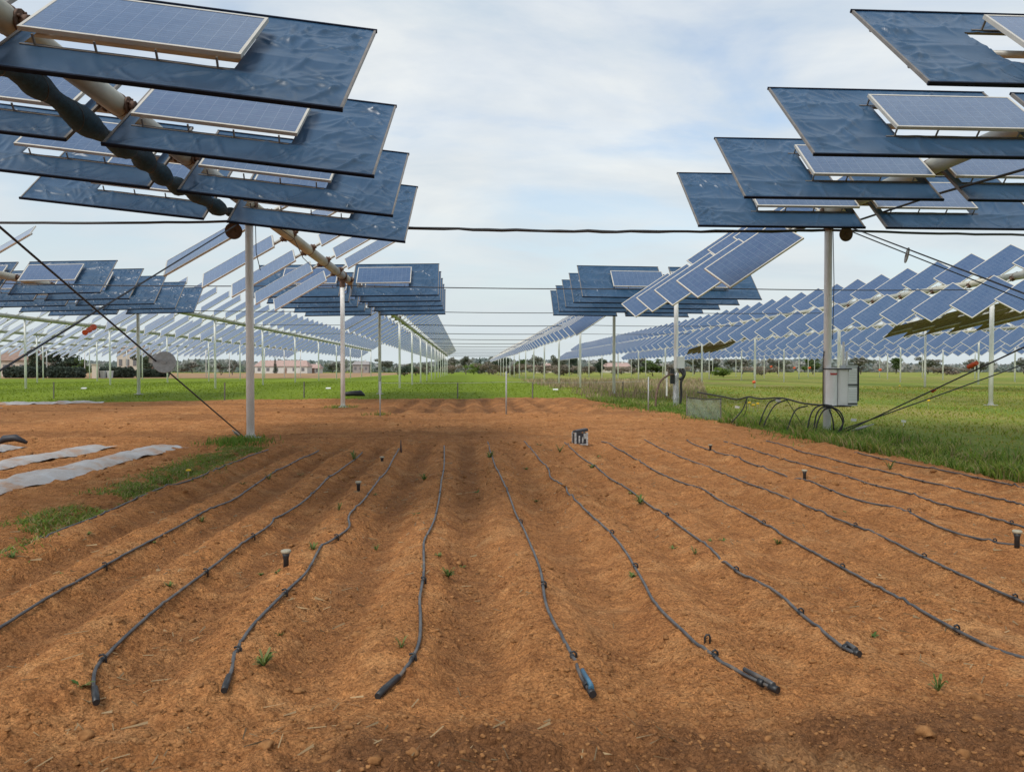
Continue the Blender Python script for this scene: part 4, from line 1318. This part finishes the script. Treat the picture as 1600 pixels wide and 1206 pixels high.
# ------------------------------------------------------------------ trees, hedges, houses on the horizon
def crown_mesh(name, seed, blobs, n, size, pal):
    """leaf quads scattered through overlapping clumps"""
    g_ = np.random.default_rng(seed)
    bl = np.array(blobs, float)                       # x y z rx rz
    w_ = bl[:, 3] ** 2 * bl[:, 4]; k = g_.choice(len(bl), n, p=w_ / w_.sum())
    u_ = g_.normal(size=(n, 3)); u_ /= np.linalg.norm(u_, axis=1)[:, None]; r_ = g_.random((n, 1)) ** 0.42
    c = bl[k, :3] + u_ * r_ * np.stack([bl[k, 3], bl[k, 3], bl[k, 4]], 1)
    a_ = g_.normal(size=(n, 3)); a_ /= np.linalg.norm(a_, axis=1)[:, None]
    b_ = np.cross(a_, g_.normal(size=(n, 3))); b_ /= np.linalg.norm(b_, axis=1)[:, None]
    s_ = size * g_.uniform(.5, 1.3, (n, 1))
    V = np.stack([c - a_ * s_ - b_ * s_ * .6, c + a_ * s_ - b_ * s_ * .6, c + a_ * s_ + b_ * s_ * .6, c - a_ * s_ + b_ * s_ * .6], 1).reshape(-1, 3)
    me = np_mesh(name, V, (np.arange(n) * 4)[:, None] + np.arange(4)[None], M["blades"], False)
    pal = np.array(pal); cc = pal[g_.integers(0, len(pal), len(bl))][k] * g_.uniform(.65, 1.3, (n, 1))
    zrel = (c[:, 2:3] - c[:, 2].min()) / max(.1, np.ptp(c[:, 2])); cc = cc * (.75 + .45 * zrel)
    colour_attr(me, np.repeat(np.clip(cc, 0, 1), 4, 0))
    return me


def limb_mesh(name, seed, h, depth, spread, r0):
    r_ = random.Random(seed); m_ = MB(); tips = []

    def grow(p, d, L, r, lev):
        q = p + d * L
        m_.tube([p, p.lerp(q, .5) + Vector((r_.uniform(-1, 1), r_.uniform(-1, 1), 0)) * L * .05, q], [r, r * .8, r * .6], 5 if lev else 7, 0, False)
        if lev == 0:
            tips.append(q); return
        for k in range(r_.choice((2, 3, 3))):
            nd_ = (d + Vector((r_.gauss(0, spread), r_.gauss(0, spread), r_.gauss(.1, spread * .5)))).normalized()
            grow(p.lerp(q, r_.uniform(.6, 1)), nd_, L * r_.uniform(.6, .85), r * .6, lev - 1)
    grow(Vector((0, 0, -.2)), Vector((0, 0, 1)), h * .32, r0, depth)
    return m_.mesh(name, M["trunk"]), tips


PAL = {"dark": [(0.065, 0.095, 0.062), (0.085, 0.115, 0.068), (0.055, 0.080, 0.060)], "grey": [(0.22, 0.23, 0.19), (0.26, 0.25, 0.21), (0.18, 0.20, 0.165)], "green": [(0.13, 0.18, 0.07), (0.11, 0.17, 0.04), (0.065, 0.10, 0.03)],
       "bright": [(0.16, 0.24, 0.04), (0.20, 0.28, 0.06)], "brown": [(0.22, 0.18, 0.14), (0.26, 0.21, 0.165), (0.18, 0.16, 0.12)]}  # tones greyed and paled, distance haze painted into the foliage
TREEM = {}


def tree_meshes(kind, v):
    if (kind, v) in TREEM:
        return TREEM[(kind, v)]
    sd = hash_ = sum(ord(c) for c in kind) * 13 + v * 7
    r_ = random.Random(sd)
    if kind == "conifer":
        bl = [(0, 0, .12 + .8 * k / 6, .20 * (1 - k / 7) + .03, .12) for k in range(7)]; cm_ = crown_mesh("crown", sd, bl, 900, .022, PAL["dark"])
    elif kind == "bare":
        bl = None
    else:
        bl = []
        for k in range(11):
            a_ = r_.uniform(0, 6.28); q = r_.uniform(0, .32)
            bl.append((q * math.cos(a_), q * math.sin(a_), r_.uniform(.28, .84), r_.uniform(.10, .20), r_.uniform(.09, .16)))
        if kind.startswith("bush"):
            bl = [(b_[0] * 1.7, b_[1] * 1.7, b_[2] * .75 - .02, b_[3] * 1.3, b_[4] * 1.3) for b_ in bl]
        pal = {"round": "green", "dusky": "dark", "hazy": "grey", "bushgreen": "bright", "bushdark": "dark", "bushbrown": "brown"}[kind]
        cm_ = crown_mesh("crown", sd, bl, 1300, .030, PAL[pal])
    tm, tips = limb_mesh("trunk", sd, 1.0, 3 if kind != "bare" else 4, .42, .022 if kind != "bare" else .03)
    if kind == "bare":
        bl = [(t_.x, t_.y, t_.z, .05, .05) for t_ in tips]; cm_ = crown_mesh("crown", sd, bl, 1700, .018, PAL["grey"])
    TREEM[(kind, v)] = (tm, cm_)
    return TREEM[(kind, v)]


TN = {"round": ("leafy_tree", "tree"), "dusky": ("dark_tree", "tree"), "hazy": ("hazy_tree", "tree"), "conifer": ("conifer_tree", "tree"), "bare": ("bare_tree", "tree"), "bushgreen": ("green_bush", "bush"), "bushdark": ("dark_bush", "bush"), "bushbrown": ("brown_bush", "bush")}


def tree(kind, v, px, Y, h, w, label, group="trees and bushes along the horizon"):
    x = at_depth(px, 578, Y).x
    tm, cm_ = tree_meshes(kind, v)
    o = empty(TN[kind][0], (x, Y, 0.1), label, TN[kind][1], group)
    o.scale = (w, w, h); o.rotation_euler = (0, 0, random.uniform(0, 6.28))
    link("trunk", tm, o); link("crown", cm_, o)


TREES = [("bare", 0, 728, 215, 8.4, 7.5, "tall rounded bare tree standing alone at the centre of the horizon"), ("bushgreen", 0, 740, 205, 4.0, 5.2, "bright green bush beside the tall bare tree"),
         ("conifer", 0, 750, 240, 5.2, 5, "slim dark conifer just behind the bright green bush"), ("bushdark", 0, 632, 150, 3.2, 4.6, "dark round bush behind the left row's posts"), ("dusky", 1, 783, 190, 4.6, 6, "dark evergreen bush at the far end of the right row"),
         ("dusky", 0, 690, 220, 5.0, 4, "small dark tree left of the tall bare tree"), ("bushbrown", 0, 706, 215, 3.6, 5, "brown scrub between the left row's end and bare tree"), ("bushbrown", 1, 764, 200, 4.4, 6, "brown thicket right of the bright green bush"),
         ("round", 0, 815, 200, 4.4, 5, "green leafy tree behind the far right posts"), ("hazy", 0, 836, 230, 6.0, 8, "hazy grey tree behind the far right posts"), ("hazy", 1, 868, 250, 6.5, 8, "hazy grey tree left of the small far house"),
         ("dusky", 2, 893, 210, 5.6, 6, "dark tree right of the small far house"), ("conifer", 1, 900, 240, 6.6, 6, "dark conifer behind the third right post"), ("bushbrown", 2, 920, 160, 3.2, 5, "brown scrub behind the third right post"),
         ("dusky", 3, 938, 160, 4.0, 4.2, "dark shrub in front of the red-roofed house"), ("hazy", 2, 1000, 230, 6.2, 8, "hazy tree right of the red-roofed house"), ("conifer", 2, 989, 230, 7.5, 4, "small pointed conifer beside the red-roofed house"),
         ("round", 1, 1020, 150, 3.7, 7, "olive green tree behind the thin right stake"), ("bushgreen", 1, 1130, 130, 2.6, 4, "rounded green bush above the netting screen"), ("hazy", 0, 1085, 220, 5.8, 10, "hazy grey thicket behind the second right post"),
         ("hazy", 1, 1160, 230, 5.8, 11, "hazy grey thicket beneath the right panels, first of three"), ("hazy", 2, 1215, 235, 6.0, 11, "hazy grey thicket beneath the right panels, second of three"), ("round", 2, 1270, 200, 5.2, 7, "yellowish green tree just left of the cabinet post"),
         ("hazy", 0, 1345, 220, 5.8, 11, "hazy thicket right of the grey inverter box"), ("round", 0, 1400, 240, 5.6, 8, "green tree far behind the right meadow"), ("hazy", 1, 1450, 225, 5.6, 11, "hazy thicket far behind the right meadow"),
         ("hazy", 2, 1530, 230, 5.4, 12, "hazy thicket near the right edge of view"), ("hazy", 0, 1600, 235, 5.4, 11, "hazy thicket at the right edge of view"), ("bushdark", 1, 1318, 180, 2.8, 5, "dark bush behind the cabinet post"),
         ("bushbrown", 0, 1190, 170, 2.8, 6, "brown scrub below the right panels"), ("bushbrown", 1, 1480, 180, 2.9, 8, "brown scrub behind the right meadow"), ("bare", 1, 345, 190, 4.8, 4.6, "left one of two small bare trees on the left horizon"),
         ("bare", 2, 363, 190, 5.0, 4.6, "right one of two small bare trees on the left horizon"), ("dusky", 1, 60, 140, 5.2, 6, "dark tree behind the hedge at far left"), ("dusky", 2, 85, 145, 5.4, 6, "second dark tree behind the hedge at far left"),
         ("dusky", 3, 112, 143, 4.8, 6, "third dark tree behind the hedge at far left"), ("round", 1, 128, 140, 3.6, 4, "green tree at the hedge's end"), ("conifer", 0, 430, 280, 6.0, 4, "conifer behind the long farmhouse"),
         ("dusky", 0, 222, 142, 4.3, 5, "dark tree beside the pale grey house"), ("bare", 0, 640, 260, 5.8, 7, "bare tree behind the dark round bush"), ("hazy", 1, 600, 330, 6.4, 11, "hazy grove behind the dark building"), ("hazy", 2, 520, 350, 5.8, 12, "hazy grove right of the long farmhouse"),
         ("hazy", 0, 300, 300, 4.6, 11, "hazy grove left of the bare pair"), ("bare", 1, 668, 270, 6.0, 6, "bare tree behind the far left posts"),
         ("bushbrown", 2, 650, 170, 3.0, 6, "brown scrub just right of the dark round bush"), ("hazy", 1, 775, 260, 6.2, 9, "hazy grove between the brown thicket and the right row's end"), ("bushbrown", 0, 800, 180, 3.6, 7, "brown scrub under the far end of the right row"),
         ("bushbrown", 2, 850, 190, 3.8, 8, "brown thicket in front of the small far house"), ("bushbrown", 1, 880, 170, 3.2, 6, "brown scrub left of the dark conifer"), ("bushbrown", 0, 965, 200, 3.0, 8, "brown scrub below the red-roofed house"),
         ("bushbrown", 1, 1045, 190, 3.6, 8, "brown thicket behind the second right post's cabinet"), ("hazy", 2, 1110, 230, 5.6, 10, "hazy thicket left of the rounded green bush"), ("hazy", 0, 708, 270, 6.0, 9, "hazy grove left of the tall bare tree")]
for t_ in TREES:
    tree(*t_)

# far-off wood along the horizon
n = 42000
g_ = np.random.default_rng(5)
xx = g_.uniform(-420, 520, n); yy = 380 + 60 * g_.random(n)
top = 2.5 + 5.5 * fbm(xx * 0.03, xx * 0, 700, 4) ** 1.3
zz = top * g_.random(n) ** 0.8 + .3
s_ = g_.uniform(.35, .95, n)
a_ = g_.normal(size=(n, 3)); a_ /= np.linalg.norm(a_, axis=1)[:, None]
b_ = np.cross(a_, g_.normal(size=(n, 3))); b_ /= np.linalg.norm(b_, axis=1)[:, None]
c = np.stack([xx, yy, zz], 1)
V = np.stack([c - a_ * s_[:, None] - b_ * s_[:, None], c + a_ * s_[:, None] - b_ * s_[:, None], c + a_ * s_[:, None] + b_ * s_[:, None], c - a_ * s_[:, None] + b_ * s_[:, None]], 1).reshape(-1, 3)
me = np_mesh("far_wood", V, (np.arange(n) * 4)[:, None] + np.arange(4)[None], M["blades"], False)
pal = np.array([(0.28, 0.31, 0.29), (0.32, 0.33, 0.31), (0.24, 0.28, 0.27), (0.34, 0.34, 0.32)])  # pale greys carry the far haze as colour
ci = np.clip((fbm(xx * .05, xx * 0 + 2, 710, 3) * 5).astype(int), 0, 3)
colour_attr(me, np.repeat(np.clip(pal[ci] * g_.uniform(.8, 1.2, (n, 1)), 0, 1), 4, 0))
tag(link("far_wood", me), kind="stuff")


def hedge(pxa, pxb, Y, h, d, label):
    xa, xb = at_depth(pxa, 578, Y).x, at_depth(pxb, 578, Y).x
    L = xb - xa; nb = max(4, int(L / .8)); g = random.Random(int(pxa))
    bl = [(xa + (k + .5) * L / nb, Y, h * .5, max(d / 2, L / nb * .8), h * .52) for k in range(nb)]
    me_ = crown_mesh("hedge", int(pxa) + 3, bl, 3800, .16, [(0.065, 0.090, 0.072), (0.080, 0.105, 0.080)])
    tag(link("hedge", me_), label, "hedge")


hedge(8, 72, 122, 1.9, 1.2, "dark clipped hedge in front of the brown-roofed house")
hedge(76, 131, 120, 1.8, 1.2, "dark clipped hedge left of the peach gate pillar")
hedge(156, 208, 124, 1.8, 1.2, "dark clipped hedge right of the peach gate pillar")
hedge(214, 262, 130, 1.5, 1.2, "low dark hedge below the pale grey house")

ROOFR = plain("terracotta_roof", (0.42, 0.29, 0.25), 0.85, 0, 0.15, 1.5)  # roof and wall colours here are paled, with distance haze mixed in
ROOFB = plain("brown_roof", (0.27, 0.18, 0.14), 0.85, 0, 0.25, 1.5)
ROOFG = plain("grey_roof", (0.30, 0.28, 0.27), 0.85, 0, 0.2, 1.5)
WALLC = plain("cream_render", (0.52, 0.47, 0.40), 0.9, 0, 0.1, .6)
WALLW = plain("white_render", (0.60, 0.59, 0.56), 0.9, 0, 0.1, .6)
WALLP = plain("peach_render", (0.55, 0.49, 0.42), 0.9, 0, 0.1, .6)
DARKG = plain("dark_window", (0.16, 0.16, 0.17), 0.2)


def house(px0, px1, Y, wall_h, roof_h, depth, wm, rm_, nwin, label, name="farm_house", chim=True):
    x0, x1 = at_depth(px0, 578, Y).x, at_depth(px1, 578, Y).x; W = x1 - x0
    o = empty(name, ((x0 + x1) / 2, Y, 0.1), label, "house")
    s = MB(); s.box((0, depth / 2, wall_h / 2), (W, depth, wall_h)); link("wall", s.mesh("wall", wm), o)
    s = MB(); e = .4
    s.add([(-W / 2 - e, -e, wall_h), (W / 2 + e, -e, wall_h), (W / 2 + e, depth + e, wall_h), (-W / 2 - e, depth + e, wall_h), (-W / 2 + W * .06, depth / 2, wall_h + roof_h), (W / 2 - W * .06, depth / 2, wall_h + roof_h)],
          [(0, 1, 5, 4), (2, 3, 4, 5), (1, 2, 5), (3, 0, 4), (3, 2, 1, 0)])
    rf = link("roof", s.mesh("roof", rm_), o)
    if chim:
        s = MB(); s.box((W * .22, depth * .45, wall_h + roof_h), (.6, .6, 1.2)); link("chimney", s.mesh("chimney", WALLW), rf)
    for k in range(nwin):
        xw = -W / 2 + W * (k + .5) / nwin
        s = MB(); s.box((xw, -.03, wall_h * .55), (min(1.1, W / nwin * .45), .06, 1.2)); w_ = link("window", s.mesh("window", DARKG), o)
    s = MB(); s.box((W * .08, -.035, 1.0), (1.0, .07, 2.0)); link("door", s.mesh("door", ROOFB), o)
    return o


house(-12, 40, 150, 3.0, 2.3, 9, WALLP, ROOFB, 4, "brown hip-roofed house at the far left edge")
house(183, 216, 150, 4.8, 1.2, 7, WALLC, ROOFR, 3, "cream two-storey house peeking below the left panels")
house(224, 244, 155, 3.6, 1.2, 7, WALLW, ROOFG, 2, "pale grey house right of the cream one")
house(398, 480, 290, 2.6, 2.2, 9, WALLW, ROOFR, 6, "long low farmhouse with red roof on the left horizon")
house(476, 499, 300, 1.9, 1.6, 7, WALLW, ROOFR, 3, "small red-roofed annex right of the long farmhouse")
house(551, 576, 320, 3.4, 1.4, 8, ROOFG, ROOFG, 3, "dark-roofed building between the two left posts")
house(838, 862, 340, 2.6, 1.5, 7, WALLC, ROOFR, 3, "small peach house behind the far right posts")
house(946, 986, 330, 2.6, 1.7, 8, WALLC, ROOFR, 4, "house with red roof behind the third right post")
x = at_depth(149, 578, 118).x; s = MB(); s.box((x, 118, 1.05), (.75, .6, 2.1)); s.box((x, 118, 2.16), (.95, .8, .12)); tag(link("gate_pillar", s.mesh("gate_pillar", WALLP)), "peach gate pillar between two dark hedges", "pillar")
for k, px in enumerate((161, 172)):
    x = at_depth(px, 578, 119).x; b_ = empty("waste_bin", (x, 119, .12), "pale %s bin beside the peach gate pillar" % ("left" if k == 0 else "right"), "bin")
    s = MB(); s.add([(-.27, -.25, 0), (.27, -.25, 0), (.27, .25, 0), (-.27, .25, 0), (-.35, -.32, 1.0), (.35, -.32, 1.0), (.35, .32, 1.0), (-.35, .32, 1.0)], [(0, 1, 5, 4), (1, 2, 6, 5), (2, 3, 7, 6), (3, 0, 4, 7), (3, 2, 1, 0)]); link("tub", s.mesh("tub", M["greybox"]), b_)
    s = MB(); s.box((0, 0, 1.05), (.76, .70, .08)); link("lid", s.mesh("lid", M["whitebox"]), b_)

# ------------------------------------------------------------------ light
SUN_EL, SUN_AZ = R(50), R(217)      # azimuth clockwise from +Y: behind the camera, to its left
w = bpy.data.worlds.new("World"); S.world = w; w.use_nodes = True
nt = w.node_tree; bg = nt.nodes["Background"]
sky = nd(nt, "ShaderNodeTexSky", sky_type="NISHITA"); sky.sun_disc = False; sky.sun_elevation = SUN_EL; sky.sun_rotation = SUN_AZ
sky.dust_density = 2.0; sky.air_density = 1.2
tc = nd(nt, "ShaderNodeTexCoord")
sep = nd(nt, "ShaderNodeSeparateXYZ"); nt.links.new(tc.outputs["Generated"], sep.inputs[0])
mz = nd(nt, "ShaderNodeMath", operation="MAXIMUM"); nt.links.new(sep.outputs[2], mz.inputs[0]); mz.inputs[1].default_value = 0.0
az = nd(nt, "ShaderNodeMath", operation="ADD"); nt.links.new(mz.outputs[0], az.inputs[0]); az.inputs[1].default_value = 0.22
dv = nd(nt, "ShaderNodeVectorMath", operation="DIVIDE"); nt.links.new(tc.outputs["Generated"], dv.inputs[0])
cmb = nd(nt, "ShaderNodeCombineXYZ")
for k in range(3):
    nt.links.new(az.outputs[0], cmb.inputs[k])
nt.links.new(cmb.outputs[0], dv.inputs[1])
mp = nd(nt, "ShaderNodeMapping"); mp.inputs["Scale"].default_value = (0.8, 1.3, 0.0); mp.inputs["Rotation"].default_value = (0, 0, 0.5); mp.inputs["Location"].default_value = (0.35, 0.0, 0)
nt.links.new(dv.outputs[0], mp.inputs[0])
n1 = noise(nt, mp.outputs[0], 1.5, 7, 0.52, 0.35)
mask = ramp(nt, n1, [(0.40, (0.30, 0.30, 0.30)), (0.50, (0.78, 0.78, 0.78)), (0.60, (1, 1, 1))])
# low down the haze is complete
hz = nd(nt, "ShaderNodeMapRange"); nt.links.new(mz.outputs[0], hz.inputs[0]); hz.inputs[1].default_value = 0.0; hz.inputs[2].default_value = 0.30; hz.inputs[3].default_value = 0.92; hz.inputs[4].default_value = 0.0
sk = nd(nt, "ShaderNodeVectorMath", operation="SCALE"); nt.links.new(sky.outputs[0], sk.inputs[0]); sk.inputs["Scale"].default_value = 1.9
n2 = noise(nt, mp.outputs[0], 1.3, 7, 0.58, 0.6)
cloud = ramp(nt, n2, [(0.36, (6.4, 7.3, 8.1)), (0.50, (7.7, 8.2, 8.55)), (0.64, (8.9, 9.2, 9.2))])
colr = mix(nt, mask, sk.outputs[0], cloud)
colr = mix(nt, hz.outputs[0], colr, (6.7, 7.5, 7.8))
nt.links.new(colr, bg.inputs["Color"])
bg.inputs["Strength"].default_value = 0.10
sl = bpy.data.lights.new("sun", "SUN"); sl.energy = 2.1; sl.angle = R(22); sl.color = (1.0, 0.95, 0.87)
so = bpy.data.objects.new("sun", sl); COL.objects.link(so)
sd = Vector((math.sin(SUN_AZ) * math.cos(SUN_EL), math.cos(SUN_AZ) * math.cos(SUN_EL), math.sin(SUN_EL)))
so.rotation_euler = sd.to_track_quat('Z', 'Y').to_euler()
so.location = sd * 60
S.view_settings.view_transform = 'Standard'; S.view_settings.look = 'None'; S.view_settings.exposure = 0
S.cycles.max_bounces = 6; S.cycles.transparent_max_bounces = 8
S.cycles.use_denoising = True
